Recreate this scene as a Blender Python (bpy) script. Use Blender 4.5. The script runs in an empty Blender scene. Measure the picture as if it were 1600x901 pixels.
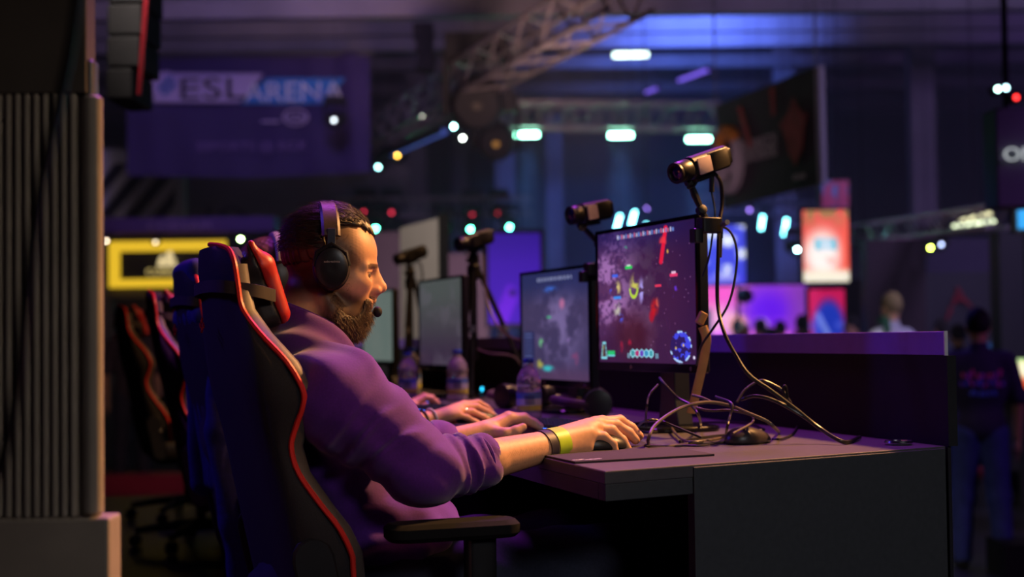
import bpy, bmesh, math, random
import numpy as np
from mathutils import Vector, Matrix
random.seed(7); RNG = np.random.default_rng(7)
sc = bpy.context.scene
# ------------------------------------------------------------------ camera
F = 2300.0; ZC = 1.60; YAW = math.radians(20.4); PIT = math.atan(77.5/F); ROL = 0.012
fw = np.array([math.sin(YAW)*math.cos(PIT), math.cos(YAW)*math.cos(PIT), math.sin(PIT)])
rt0 = np.array([math.cos(YAW), -math.sin(YAW), 0.0]); up0 = np.cross(rt0, fw)
rt = math.cos(ROL)*rt0 - math.sin(ROL)*up0; up = np.cross(rt, fw)
CAMP = np.array([0, 0, ZC])
cd = bpy.data.cameras.new('camera'); cam = bpy.data.objects.new('camera', cd); sc.collection.objects.link(cam)
cd.sensor_fit = 'HORIZONTAL'; cd.sensor_width = 36.0; cd.lens = F/1600*36.0
cd.clip_start = 0.05; cd.clip_end = 300
cam.matrix_world = Matrix(((rt[0], up[0], -fw[0], 0), (rt[1], up[1], -fw[1], 0), (rt[2], up[2], -fw[2], ZC), (0, 0, 0, 1)))
cd.dof.use_dof = True; cd.dof.focus_distance = 2.72; cd.dof.aperture_fstop = 2.8
sc.camera = cam
# ------------------------------------------------------------------ world, exposure
w = bpy.data.worlds.new('hall_ambient'); sc.world = w; w.use_nodes = True
bg = w.node_tree.nodes['Background']; bg.inputs[0].default_value = (0.10, 0.07, 0.22, 1); bg.inputs[1].default_value = 0.02
vs = sc.view_settings; vs.view_transform = 'Standard'; vs.look = 'None'; vs.gamma = 1; vs.use_curve_mapping = False; vs.exposure = 0.0

def ray(px, py): return fw + rt*(px-800)/F - up*(py-450.5)/F
def P(px, py, d): return CAMP + ray(px, py)*d
def PX(px, py, X): r = ray(px, py); return CAMP + r*(X/r[0])
def PY(px, py, Y): r = ray(px, py); return CAMP + r*(Y/r[1])
def PZ(px, py, Z): r = ray(px, py); return CAMP + r*((Z-ZC)/r[2])
CY, SY = math.cos(YAW), math.sin(YAW)
def HP(px, py, d):                       # a point in hall axes (u across, v deep, z up)
    p = P(px, py, d); return np.array([p[0]*CY-p[1]*SY, p[0]*SY+p[1]*CY, p[2]])
def H2W(q): return np.array([q[0]*CY+q[1]*SY, -q[0]*SY+q[1]*CY, q[2]])
S = 0.63          # stage floor
DT = S+0.75       # desk top

# ------------------------------------------------------------------ stage lamps and added fill lamps
def lamp(name, kind, loc, target, color, power, size=0.3, angle=60, blend=0.6):
    l = bpy.data.lights.new(name, kind); l.color = color; l.energy = power
    if kind == 'SPOT': l.spot_size = math.radians(angle); l.spot_blend = blend; l.shadow_soft_size = size
    elif kind == 'AREA': l.shape = 'DISK'; l.size = size
    else: l.shadow_soft_size = size
    o = bpy.data.objects.new(name, l); sc.collection.objects.link(o); o.location = loc
    d = Vector(target)-Vector(loc); o.rotation_euler = d.to_track_quat('-Z', 'Y').to_euler()
    return o
#LAMPS
lamp('warm_key_spot', 'SPOT', (2.95, 2.80, 3.45), (0.8, 2.75, 1.5), (1.0, 0.46, 0.15), 780, 0.15, 46)
lamp('warm_profile_fill', 'SPOT', (2.3, 0.4, 2.9), (0.78, 2.62, 1.62), (1.0, 0.50, 0.20), 70, 0.10, 20, 1.0)  # unseen warm fill added to lift the cheek and forearm
lamp('warm_row_spot', 'SPOT', (3.4, 4.6, 4.2), (1.0, 5.2, 1.4), (1.0, 0.50, 0.20), 420, 0.2, 60)
lamp('purple_top_wash', 'SPOT', (1.9, 4.6, 5.2), (0.7, 3.2, 1.4), (0.60, 0.07, 1.0), 560, 0.5, 75)
lamp('blue_back_wash', 'SPOT', (-1.6, 4.7, 3.4), (0.5, 3.25, 1.55), (0.16, 0.07, 1.0), 100, 0.3, 46)
lamp('side_fill', 'SPOT', (1.9, -2.2, 3.6), (1.35, 2.3, 1.1), (0.95, 0.95, 1.0), 150, 0.5, 30)  # fill lamp out of view, added to lift the desk's side panel
lamp('column_fill', 'SPOT', (1.7, 0.0, 3.0), (-0.05, 1.8, 1.55), (1.0, 0.84, 0.66), 26, 0.3, 34)  # unseen warm lamp added so the column ribs show
lamp('board_fill', 'SPOT', (0.2, 6.2, 4.6), (2.75, 8.6, 1.9), (1.0, 0.86, 0.75), 520, 0.3, 50)  # unseen lamp added to brighten the off-white board
def hlamp(name, q, tq, col, power, size, angle, blend=.8): return lamp(name, 'SPOT', H2W(q), H2W(tq), col, power, size, angle, blend)
hlamp('banner_fill', (-2.0, 13, 6.5), (-3.9, 22, 5.0), (.42, .30, 1.0), 600, .4, 50)  # unseen violet lamp added to light the navy banner
hlamp('dark_banner_fill', (1.5, 9, 5.5), (3.8, 15, 4.0), (1.0, .70, .75), 75, .4, 50)  # unseen lamp added to light the dark banner
hlamp('hall_blue_fill', (3, 17, 9), (3.5, 44, 1), (.10, .19, 1.0), 14000, 1.0, 31)  # big blue lamp added to raise the back of the hall
hlamp('hall_violet_fill', (9, 14, 7), (16, 40, 3), (.35, .14, 1.0), 700, 1.0, 60)  # violet lamp added to raise the right of the hall
hlamp('hall_left_fill', (-3, 12, 8), (-8, 26, 4), (.80, .60, .85), 320, 1.0, 70)  # added lamp lifting the left of the hall
hlamp('roof_violet_fill', (0, 12, 1.2), (-2, 28, 12), (.95, .55, .75), 330, 1.0, 90)  # upward lamp added to bring out the roof steel
hlamp('truss_warm_fill', (1, 12, 3.0), (-1, 22, 7.5), (1.0, .62, .50), 900, .5, 40)  # warm lamp added to brighten the slanting truss
hlamp('crowd_fill', (7, 9, 6), (5.5, 20, 1.2), (.55, .42, 1.0), 1300, .6, 80)  # unseen lamp added to lift the crowd out of the dark
hlamp('white_visitor_fill', (5.6, 9.0, 4.6), (3.5, 13.5, 1.5), (.95, .95, 1.0), 420, .3, 26)  # unseen lamp added for the person in white
hlamp('red_fascia_fill', (-2.5, 10.5, 3.0), (-3.9, 15.5, .7), (1.0, .6, .6), 90, .3, 40)  # unseen lamp added to show the red stage front
for _px, _py in ((823, 210), (970, 211), (1092, 217)):
    _q = HP(_px, _py+7, 20.7); hlamp('green_panel_beam', _q, _q+np.array([0, -.6, -5]), (.16, .42, 1.0), 2200, .15, 30)
hlamp('visitor_blue_fill', (1.8, 12.5, 4.5), (3.2, 10.0, 0.6), (.12, .08, 1.0), 160, .2, 60)  # unseen blue lamp added for the standing person's legs
hlamp('visitor_front_fill', (6.0, 7.0, 4.0), (3.3, 10.0, 1.2), (.55, .18, .9), 130, .3, 60)  # second unseen lamp added for the standing person
#ENDLAMPS

# ------------------------------------------------------------------ materials
MATS = {}
def mat(name, col, rough=0.5, metal=0.0, noise=0.12, scale=30.0, bump=0.0, emit=None, estr=0.0, attr=False, trans=0.0, coat=0.0, stretch=None, ior=1.45, spec=None):
    if name in MATS: return MATS[name]
    m = bpy.data.materials.new(name); m.use_nodes = True; MATS[name] = m
    nt = m.node_tree; b = nt.nodes['Principled BSDF']
    b.inputs['Roughness'].default_value = rough; b.inputs['Metallic'].default_value = metal
    b.inputs['Transmission Weight'].default_value = trans; b.inputs['Coat Weight'].default_value = coat
    b.inputs['IOR'].default_value = ior
    if spec is not None: b.inputs['Specular IOR Level'].default_value = spec
    tc = nt.nodes.new('ShaderNodeTexCoord'); mp = nt.nodes.new('ShaderNodeMapping')
    nt.links.new(tc.outputs['Object'], mp.inputs[0])
    if stretch: mp.inputs['Scale'].default_value = stretch
    nz = nt.nodes.new('ShaderNodeTexNoise'); nz.inputs['Scale'].default_value = scale; nz.inputs['Detail'].default_value = 4
    nt.links.new(mp.outputs[0], nz.inputs['Vector'])
    mr = nt.nodes.new('ShaderNodeMapRange'); mr.inputs[1].default_value = 0.3; mr.inputs[2].default_value = 0.7
    mr.inputs[3].default_value = 1-noise; mr.inputs[4].default_value = 1+noise
    nt.links.new(nz.outputs[0], mr.inputs[0])
    hs = nt.nodes.new('ShaderNodeMix'); hs.data_type = 'RGBA'; hs.blend_type = 'MULTIPLY'; hs.inputs[0].default_value = 1
    if attr:
        a = nt.nodes.new('ShaderNodeVertexColor'); a.layer_name = 'Col'; nt.links.new(a.outputs[0], hs.inputs[6])
    else: hs.inputs[6].default_value = (*col, 1)
    nt.links.new(mr.outputs[0], hs.inputs[7]); nt.links.new(hs.outputs[2], b.inputs['Base Color'])
    if bump:
        bp = nt.nodes.new('ShaderNodeBump'); bp.inputs['Strength'].default_value = bump; bp.inputs['Distance'].default_value = 0.002
        nt.links.new(nz.outputs[0], bp.inputs['Height']); nt.links.new(bp.outputs[0], b.inputs['Normal'])
    if emit is not None:
        b.inputs['Emission Strength'].default_value = estr
        if emit == 'attr': nt.links.new(a.outputs[0], b.inputs['Emission Color'])
        else: b.inputs['Emission Color'].default_value = (*emit, 1)
    return m
def glow(name, col, strength): return mat(name, (0.02, 0.02, 0.02), 0.4, emit=col, estr=strength)

# ------------------------------------------------------------------ object helpers
COL = sc.collection
def tag(o, label=None, cat=None, group=None, kind=None):
    if label: o['label'] = label
    if cat: o['category'] = cat
    if group: o['group'] = group
    if kind: o['kind'] = kind
    return o
class Frame:                              # hall-aligned or world-aligned coordinates
    def __init__(s, yaw): s.yaw = yaw
    def w(s, q): return H2W(q) if s.yaw else np.array(q, float)
WORLD = Frame(0); HALL = Frame(1)
def thing(name, label, cat, loc=(0, 0, 0), group=None, frame=WORLD, rot=0.0):
    o = bpy.data.objects.new(name, None); COL.objects.link(o); o.empty_display_size = 0.1
    o.location = frame.w(loc); o.rotation_euler = (0, 0, rot - (YAW if frame.yaw else 0))
    o['_b'] = [float(x) for x in loc]
    return tag(o, label, cat, group)
def rotm(rx=0, ry=0, rz=0):
    return np.array(Matrix.Rotation(rz, 3, 'Z') @ Matrix.Rotation(ry, 3, 'Y') @ Matrix.Rotation(rx, 3, 'X'))
def nrm(v): v = np.asarray(v, float); return v/max(np.linalg.norm(v), 1e-9)
def spline(pts, n=8):
    pts = [np.asarray(p, float) for p in pts]; out = []
    q = [2*pts[0]-pts[1]]+pts+[2*pts[-1]-pts[-2]]
    for i in range(1, len(q)-2):
        for k in range(n):
            t = k/n; a, b, c, d = q[i-1], q[i], q[i+1], q[i+2]
            out.append(0.5*((2*b)+(c-a)*t+(2*a-5*b+4*c-d)*t*t+(3*b-a-3*c+d)*t**3))
    out.append(pts[-1]); return out
class MB:
    def __init__(s): s.v = []; s.f = []
    def add(s, vs, fs):
        n = len(s.v); s.v += [tuple(map(float, v)) for v in vs]; s.f += [tuple(i+n for i in f) for f in fs]; return s
    def box(s, c, size, R=None, taper=1.0):
        h = np.array(size)/2; vs = []
        for z in (-1, 1):
            t = taper if z > 0 else 1
            for x, y in ((-1, -1), (1, -1), (1, 1), (-1, 1)):
                p = np.array([x*h[0]*t, y*h[1]*t, z*h[2]]); vs.append(np.array(c)+(R@p if R is not None else p))
        return s.add(vs, [(3, 2, 1, 0), (4, 5, 6, 7), (0, 1, 5, 4), (1, 2, 6, 5), (2, 3, 7, 6), (3, 0, 4, 7)])
    def b2(s, lo, hi): lo = np.array(lo, float); hi = np.array(hi, float); return s.box((lo+hi)/2, hi-lo)
    def rbox(s, c, size, r, R=None, n=3, axis=2):       # box with rounded outline, extruded along an axis
        h = np.array(size)/2; ax = [(1, 2, 0), (2, 0, 1), (0, 1, 2)][axis]; a, b, e = h[ax[0]], h[ax[1]], h[ax[2]]
        r = min(r, a, b); ring = []
        for cx, cy, a0 in ((a-r, b-r, 0), (-a+r, b-r, 90), (-a+r, -b+r, 180), (a-r, -b+r, 270)):
            for k in range(n+1):
                t = math.radians(a0+90*k/n); ring.append((cx+r*math.cos(t), cy+r*math.sin(t)))
        vs = []; m = len(ring); ch = min(r*0.35, e*0.5)
        def P3(u, v, w):
            p = np.zeros(3); p[ax[0]] = u; p[ax[1]] = v; p[ax[2]] = w; return np.array(c)+(R@p if R is not None else p)
        lev = [(-e, 1), (-e+ch, 0), (e-ch, 0), (e, 1)]
        for w, inn in lev:
            for u, v in ring:
                su = (a-ch)/a if inn else 1; sv = (b-ch)/b if inn else 1
                vs.append(P3(u*su, v*sv, w))
        fs = [tuple(range(m-1, -1, -1)), tuple(range(3*m, 4*m))]
        for l in range(3):
            for i in range(m): fs.append((l*m+i, l*m+(i+1) % m, (l+1)*m+(i+1) % m, (l+1)*m+i))
        return s.add(vs, fs)
    def tube(s, pts, r, n=8, cap=True, flat=None):
        pts = [np.asarray(p, float) for p in pts]; m = len(pts)
        rs = [r]*m if np.isscalar(r) else list(r)
        t0 = nrm(pts[1]-pts[0]); u = np.cross(t0, [0, 0, 1.0])
        if np.linalg.norm(u) < 1e-3: u = np.cross(t0, [1.0, 0, 0])
        u = nrm(u); vs = []
        for i, p in enumerate(pts):
            t = nrm(pts[min(i+1, m-1)]-pts[max(i-1, 0)]); u = nrm(u-t*(u@t)); v = np.cross(t, u)
            for k in range(n):
                a = 2*math.pi*k/n; vs.append(p+rs[i]*(math.cos(a)*u*(flat or 1)+math.sin(a)*v))
        fs = [(i*n+k, i*n+(k+1) % n, (i+1)*n+(k+1) % n, (i+1)*n+k) for i in range(m-1) for k in range(n)]
        if cap: fs += [tuple(range(n-1, -1, -1)), tuple(range((m-1)*n, m*n))]
        return s.add(vs, fs)
    def lathe(s, c, prof, n=20, R=None, sx=1.0, sy=1.0):   # prof: (radius, height) pairs along local z
        vs = []; m = len(prof)
        for r, z in prof:
            for k in range(n):
                a = 2*math.pi*k/n; p = np.array([r*sx*math.cos(a), r*sy*math.sin(a), z]); vs.append(np.array(c)+(R@p if R is not None else p))
        fs = [(i*n+k, i*n+(k+1) % n, (i+1)*n+(k+1) % n, (i+1)*n+k) for i in range(m-1) for k in range(n)]
        fs += [tuple(range(n-1, -1, -1)), tuple(range((m-1)*n, m*n))]
        return s.add(vs, fs)
    def prism(s, poly, z0, z1):
        n = len(poly); vs = [(x, y, z0) for x, y in poly]+[(x, y, z1) for x, y in poly]
        return s.add(vs, [tuple(range(n-1, -1, -1)), tuple(range(n, 2*n))]+[(i, (i+1) % n, n+(i+1) % n, n+i) for i in range(n)])
    def slab(s, poly, nvec):                              # any planar polygon given thickness
        n = len(poly); o = np.array(nvec); vs = [np.array(p) for p in poly]+[np.array(p)+o for p in poly]
        return s.add(vs, [tuple(range(n-1, -1, -1)), tuple(range(n, 2*n))]+[(i, (i+1) % n, n+(i+1) % n, n+i) for i in range(n)])
    def loft(s, rings, cap=True):
        n = len(rings[0]); m = len(rings); vs = [p for r in rings for p in r]
        fs = [(i*n+k, i*n+(k+1) % n, (i+1)*n+(k+1) % n, (i+1)*n+k) for i in range(m-1) for k in range(n)]
        if cap: fs += [tuple(range(n-1, -1, -1)), tuple(range((m-1)*n, m*n))]
        return s.add(vs, fs)
    def text(s, body, place, size=1.0, ext=0.0, sx=1.0, align='CENTER', shear=0.0):
        cu = bpy.data.curves.new('t', 'FONT'); cu.body = body; cu.size = size; cu.align_x = align; cu.align_y = 'CENTER'; cu.extrude = ext; cu.shear = shear; cu.resolution_u = 3
        o = bpy.data.objects.new('t', cu); COL.objects.link(o); dg = bpy.context.evaluated_depsgraph_get(); dg.update()
        me = bpy.data.meshes.new_from_object(o.evaluated_get(dg)); n = len(s.v)
        s.v += [tuple(place(v.co.x*sx, v.co.y, v.co.z)) for v in me.vertices]
        s.f += [tuple(i+n for i in p.vertices) for p in me.polygons]
        bpy.data.objects.remove(o); bpy.data.curves.remove(cu); bpy.data.meshes.remove(me); return s
    def build(s, name, m, parent=None, smooth=True, bevel=0, frame=WORLD, local=False, base=True, label=None, angle=40):
        V = np.array(s.v, float)
        if parent is not None:
            off = np.zeros(3) if local else np.array(parent['_b'])
        elif local: off = np.zeros(3)
        else: off = np.array([(V[:, 0].min()+V[:, 0].max())/2, (V[:, 1].min()+V[:, 1].max())/2, V[:, 2].min()])
        me = bpy.data.meshes.new(name); me.from_pydata((V-off).tolist(), [], s.f); me.update()
        o = bpy.data.objects.new(name, me); COL.objects.link(o); me.materials.append(m)
        if parent is not None: o.parent = parent; o['_b'] = list(map(float, off))
        else:
            o.location = frame.w(off); o['_b'] = list(map(float, off))
            if frame.yaw: o.rotation_euler = (0, 0, -YAW)
        bm = bmesh.new(); bm.from_mesh(me); bmesh.ops.recalc_face_normals(bm, faces=bm.faces)
        if bevel:
            es = [e for e in bm.edges if len(e.link_faces) == 2 and e.calc_face_angle(0) > 0.6]
            bmesh.ops.bevel(bm, geom=es, offset=bevel, segments=2, affect='EDGES', profile=0.5)
        bm.to_mesh(me); bm.free()
        if smooth:
            me.polygons.foreach_set('use_smooth', [True]*len(me.polygons))
            try: me.set_sharp_from_angle(angle=math.radians(angle))
            except Exception: pass
        if label: o['label'] = label
        return o
def mesh_obj(name, V, Fc, m, parent=None, off=None, col=None):
    V = np.asarray(V, float)
    if off is None: off = np.array(parent['_b']) if parent is not None else np.array([V[:, 0].mean(), V[:, 1].mean(), V[:, 2].min()])
    me = bpy.data.meshes.new(name); V2 = (V-off).astype(np.float32); Fc = np.asarray(Fc, np.int32); k = Fc.shape[1]
    me.vertices.add(len(V2)); me.vertices.foreach_set('co', V2.ravel())
    me.loops.add(Fc.size); me.loops.foreach_set('vertex_index', Fc.ravel())
    me.polygons.add(len(Fc)); me.polygons.foreach_set('loop_start', np.arange(0, Fc.size, k, dtype=np.int32))
    me.polygons.foreach_set('loop_total', np.full(len(Fc), k, np.int32)) if False else None
    me.update(calc_edges=True); me.validate()
    me.polygons.foreach_set('use_smooth', [True]*len(me.polygons))
    if col is not None:
        a = me.color_attributes.new('Col', 'FLOAT_COLOR', 'POINT'); c4 = np.ones((len(V2), 4), np.float32); c4[:, :3] = col
        a.data.foreach_set('color', c4.ravel())
    o = bpy.data.objects.new(name, me); COL.objects.link(o); me.materials.append(m)
    if parent is not None: o.parent = parent
    else: o.location = off
    o['_b'] = list(map(float, off)); return o
def copy_tree(o, parent=None):
    c = o.copy(); COL.objects.link(c)
    if parent is not None: c.parent = parent
    for ch in list(o.children): copy_tree(ch, c)
    return c

# ------------------------------------------------------------------ signed-distance modelling (surface nets)
class SDF:
    def __init__(s, lo, hi, h):
        s.lo = np.array(lo, float); s.h = h; s.n = np.ceil((np.array(hi)-s.lo)/h).astype(int)+1
        s.D = np.full(s.n, 0.5, np.float32)
        s.ax = [(s.lo[i]+h*np.arange(s.n[i])).astype(np.float32) for i in range(3)]
    def sl(s, lo, hi):
        a = np.clip(np.floor((np.array(lo)-s.lo)/s.h).astype(int), 0, s.n); b = np.clip(np.ceil((np.array(hi)-s.lo)/s.h).astype(int)+1, 0, s.n)
        return tuple(slice(x, y) for x, y in zip(a, b))
    def g(s, k): return s.ax[0][k[0]][:, None, None], s.ax[1][k[1]][None, :, None], s.ax[2][k[2]][None, None, :]
    def put(s, k, d, kk, mode='u'):
        A = s.D[k]
        if A.size == 0: return
        if mode == 'u':
            t = np.clip(0.5+0.5*(A-d)/kk, 0, 1); s.D[k] = A+(d-A)*t-kk*t*(1-t)
        elif mode == 's':
            t = np.clip(0.5-0.5*(A+d)/kk, 0, 1); s.D[k] = A+(-d-A)*t+kk*t*(1-t)
    def ell(s, c, r, k=0.01, R=None, mode='u'):
        c = np.array(c); r = np.array(r, np.float32); m = (max(r) if R is not None else r)+k*2+0.02
        q = s.sl(c-m, c+m); X, Y, Z = s.g(q); X = X-c[0]; Y = Y-c[1]; Z = Z-c[2]
        if R is not None:
            R = R.T; X, Y, Z = (R[i, 0]*X+R[i, 1]*Y+R[i, 2]*Z for i in range(3))
        k0 = np.sqrt((X/r[0])**2+(Y/r[1])**2+(Z/r[2])**2); k1 = np.sqrt((X/r[0]**2)**2+(Y/r[1]**2)**2+(Z/r[2]**2)**2)+1e-6
        s.put(q, (k0*(k0-1)/k1).astype(np.float32), k, mode); return s
    def cap(s, a, b, r1, r2=None, k=0.01, mode='u', fn=None):
        a = np.array(a, float); b = np.array(b, float); r2 = r1 if r2 is None else r2; m = max(r1, r2)+k*2+0.02
        q = s.sl(np.minimum(a, b)-m, np.maximum(a, b)+m); X, Y, Z = s.g(q); ba = b-a
        X = X-a[0]; Y = Y-a[1]; Z = Z-a[2]
        t = np.clip((X*ba[0]+Y*ba[1]+Z*ba[2])/(ba@ba), 0, 1)
        d = np.sqrt((X-t*ba[0])**2+(Y-t*ba[1])**2+(Z-t*ba[2])**2)-(r1+(r2-r1)*t)
        if fn is not None: d = d+fn(t, X, Y, Z)
        s.put(q, d.astype(np.float32), k, mode); return s
    def rb(s, c, hs, r, k=0.01, R=None):      # rounded box
        c = np.array(c); m = max(hs)*1.5+k*2+.02; q = s.sl(c-m, c+m); X, Y, Z = s.g(q); X = X-c[0]; Y = Y-c[1]; Z = Z-c[2]
        if R is not None:
            R = R.T; X, Y, Z = (R[i, 0]*X+R[i, 1]*Y+R[i, 2]*Z for i in range(3))
        a, b, e = np.abs(X)-hs[0]+r, np.abs(Y)-hs[1]+r, np.abs(Z)-hs[2]+r
        d = np.sqrt(np.maximum(a, 0)**2+np.maximum(b, 0)**2+np.maximum(e, 0)**2)+np.minimum(np.maximum(a, np.maximum(b, e)), 0)-r
        s.put(q, d.astype(np.float32), k); return s
    def chain(s, pts, rs, k=0.006):
        for i in range(len(pts)-1): s.cap(pts[i], pts[i+1], rs[i], rs[i+1], k)
        return s
    def cut(s, p, n, k=0.004):          # remove the side n points to
        n = nrm(n); X, Y, Z = s.g((slice(None),)*3); d = -((X-p[0])*n[0]+(Y-p[1])*n[1]+(Z-p[2])*n[2])
        s.put((slice(None),)*3, d.astype(np.float32), k, 's'); return s
    def disp(s, fn):
        X, Y, Z = s.g((slice(None),)*3); s.D += fn(X, Y, Z).astype(np.float32); return s
    def mesh(s):
        D = s.D.copy(); D[0] = D[-1] = 0.1; D[:, 0] = D[:, -1] = 0.1; D[:, :, 0] = D[:, :, -1] = 0.1
        I = D < 0; nx, ny, nz = D.shape
        cnt = np.zeros((nx-1, ny-1, nz-1), np.int8)
        for dx in (0, 1):
            for dy in (0, 1):
                for dz in (0, 1): cnt += I[dx:nx-1+dx, dy:ny-1+dy, dz:nz-1+dz]
        cells = np.argwhere((cnt > 0) & (cnt < 8)); idx = np.full(cnt.shape, -1, np.int32); idx[tuple(cells.T)] = np.arange(len(cells))
        acc = np.zeros((len(cells), 3)); num = np.zeros(len(cells)); cor = [(i, j, k) for i in (0, 1) for j in (0, 1) for k in (0, 1)]
        vals = {c: D[cells[:, 0]+c[0], cells[:, 1]+c[1], cells[:, 2]+c[2]] for c in cor}
        for a in cor:
            for axis in range(3):
                if a[axis]: continue
                b = list(a); b[axis] = 1; b = tuple(b); va, vb = vals[a], vals[b]; m = (va < 0) != (vb < 0)
                t = np.where(m, va/np.where(m, va-vb, 1), 0)
                for i in range(3): acc[:, i] += np.where(m, a[i]+(t if i == axis else 0), 0)
                num += m
        V = s.lo+(cells+acc/num[:, None])*s.h; Q = []
        for axis in range(3):
            sA = [slice(None)]*3; sB = [slice(None)]*3; sA[axis] = slice(0, -1); sB[axis] = slice(1, None)
            e = np.argwhere(I[tuple(sA)] != I[tuple(sB)]); o1, o2 = (axis+1) % 3, (axis+2) % 3
            e = e[(e[:, o1] > 0) & (e[:, o2] > 0) & (e[:, o1] < D.shape[o1]-1) & (e[:, o2] < D.shape[o2]-1)]
            ins = I[tuple(e.T)]; c = []
            for d1, d2 in ((1, 1), (0, 1), (0, 0), (1, 0)):
                f = e.copy(); f[:, o1] -= d1; f[:, o2] -= d2; c.append(idx[tuple(f.T)])
            q = np.stack(c, 1); q[~ins] = q[~ins][:, ::-1]; Q.append(q)
        return V, np.concatenate(Q)
def join_meshes(parts):
    Vs, Fs, n = [], [], 0
    for V, Fc in parts: Vs.append(V); Fs.append(np.asarray(Fc)+n); n += len(V)
    return np.concatenate(Vs), np.concatenate(Fs)
def vnormals(V, Q):
    n = np.cross(V[Q[:, 2]]-V[Q[:, 0]], V[Q[:, 3]]-V[Q[:, 1]]); N = np.zeros_like(V)
    for i in range(4): np.add.at(N, Q[:, i], n)
    return N/np.maximum(np.linalg.norm(N, axis=1, keepdims=True), 1e-12)
def strands(P0, D0, D1, L, r0, seg=3):     # thin three-sided tapering hairs
    n = len(P0); L = np.asarray(L).reshape(-1, 1); rings = []
    sd = np.cross(D0, D1+1e-3); sd /= np.maximum(np.linalg.norm(sd, axis=1, keepdims=True), 1e-9); s2 = np.cross(sd, D0); s2 /= np.maximum(np.linalg.norm(s2, axis=1, keepdims=True), 1e-9)
    for k in range(seg+1):
        t = k/seg; c = P0+L*(t*(1-t)*D0+t*t*D1+0.0); r = r0*(1-0.85*t)
        for a in (0, 2.094, 4.189): rings.append(c+r*(math.cos(a)*sd+math.sin(a)*s2))
    V = np.stack(rings, 1).reshape(-1, 3); b = np.arange(n)[:, None]*(3*(seg+1)); Q = []
    for k in range(seg):
        for a in range(3): Q.append(b+np.array([[k*3+a, k*3+(a+1) % 3, k*3+3+(a+1) % 3, k*3+3+a]]))
    return V, np.concatenate(Q)
# ================================================================== STAGE, FLOOR, DESKS
M_black = mat('black_plastic', (0.012, 0.012, 0.014), 0.38, noise=0.15)
M_blackm = mat('black_matte', (0.010, 0.009, 0.012), 0.75, noise=0.15)
M_rubber = mat('rubber', (0.008, 0.008, 0.009), 0.6)
M_gloss = mat('gloss_black', (0.006, 0.006, 0.008), 0.12)
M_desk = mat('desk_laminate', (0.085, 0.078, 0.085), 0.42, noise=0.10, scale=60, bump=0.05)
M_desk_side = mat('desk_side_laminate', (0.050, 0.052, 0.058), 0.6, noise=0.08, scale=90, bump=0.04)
M_panel = mat('screen_panel_black', (0.010, 0.008, 0.014), 0.8, noise=0.1)
M_rail = mat('violet_lit_rail', (0.26, 0.15, 0.62), 0.45, noise=0.05)  # pale grey laminate with purple stage light put into the colour
M_chrome = mat('chrome', (0.7, 0.7, 0.72), 0.2, metal=1.0, noise=0.05)
M_steel = mat('steel_grey', (0.25, 0.25, 0.27), 0.35, metal=0.8)
hf = MB().box((0, 28, -0.05), (90, 90, 0.1)).build('floor', mat('hall_floor', (0.035, 0.033, 0.037), 0.35, noise=0.3, scale=0.8), smooth=False, frame=HALL)
tag(hf, 'dark polished concrete hall floor', None, None, 'structure')
M_stage = mat('stage_floor', (0.014, 0.012, 0.014), 0.42, noise=0.25, scale=6)
st = MB().prism([(-2.2, 1.7), (1.95, 1.7), (2.35, 9.6), (-2.2, 9.6)], 0.0, S).build('floor_stage', M_stage, smooth=False)
tag(st, 'raised dark stage floor under the desks', None, None, 'structure')

def xb(y): return 1.79+(y-2.40)*0.06           # back edge of the desk row
def xf(y): return 0.985+(y-2.22)*0.045         # front edge
def desk(y0f, y0b, y1, label, near):
    t = thing('gaming_desk', label, 'desk', ((xf(y0f)+xb(y0b))/2, (y0b+y1)/2, S), 'row of gaming desks')
    top = [(xf(y0f), y0f), (xb(y0b), y0b), (xb(y1), y1), (xf(y1), y1)]
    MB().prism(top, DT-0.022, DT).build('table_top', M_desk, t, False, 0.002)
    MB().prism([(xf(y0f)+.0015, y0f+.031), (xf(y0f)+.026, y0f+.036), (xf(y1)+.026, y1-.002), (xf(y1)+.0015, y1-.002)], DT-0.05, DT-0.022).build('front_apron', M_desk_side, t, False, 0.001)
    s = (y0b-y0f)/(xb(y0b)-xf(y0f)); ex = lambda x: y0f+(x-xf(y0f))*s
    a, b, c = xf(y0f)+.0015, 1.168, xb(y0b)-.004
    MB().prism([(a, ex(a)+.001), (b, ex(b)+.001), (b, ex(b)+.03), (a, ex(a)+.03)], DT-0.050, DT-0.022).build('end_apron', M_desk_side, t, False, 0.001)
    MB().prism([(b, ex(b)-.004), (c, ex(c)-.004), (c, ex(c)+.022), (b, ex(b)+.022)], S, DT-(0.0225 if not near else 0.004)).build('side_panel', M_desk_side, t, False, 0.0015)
    bp = lambda dx0, dx1, z0, z1, e=0.0: MB().prism([(xb(y0b)+dx0, y0b-.004+e), (xb(y0b)+dx1, y0b-.004+e), (xb(y1)+dx1, y1), (xb(y1)+dx0, y1)], z0, z1)
    bp(0.002, 0.010, S+0.05, 1.557).build('back_panel', M_panel, t, False, 0.001)
    r = bp(-0.002, 0.004, 1.557, 1.603).build('back_rail', M_rail, t, False, 0.001, label='pale rail, violet light painted in, along the top of the back panel')
    if near:
        MB().b2((xb(y0b)-.003, y0b-.008, 1.556), (xb(y0b)+.0045, y0b-.0045, 1.604)).build('rail_end_cap', mat('white_edge', (.75, .72, .74), .5), t, False, label='white edge strip')
        MB().b2((xb(y0b)+.001, y0b-.009, DT), (xb(y0b)+.022, y0b-.0045, 1.556)).build('panel_edge_strip', M_blackm, t, False)
    MB().box((xf(y1)+.06, y1-.06, (S+DT-.03)/2+0.0), (.05, .05, DT-S-.024)).build('leg', M_blackm, t, False)
    return t
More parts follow.
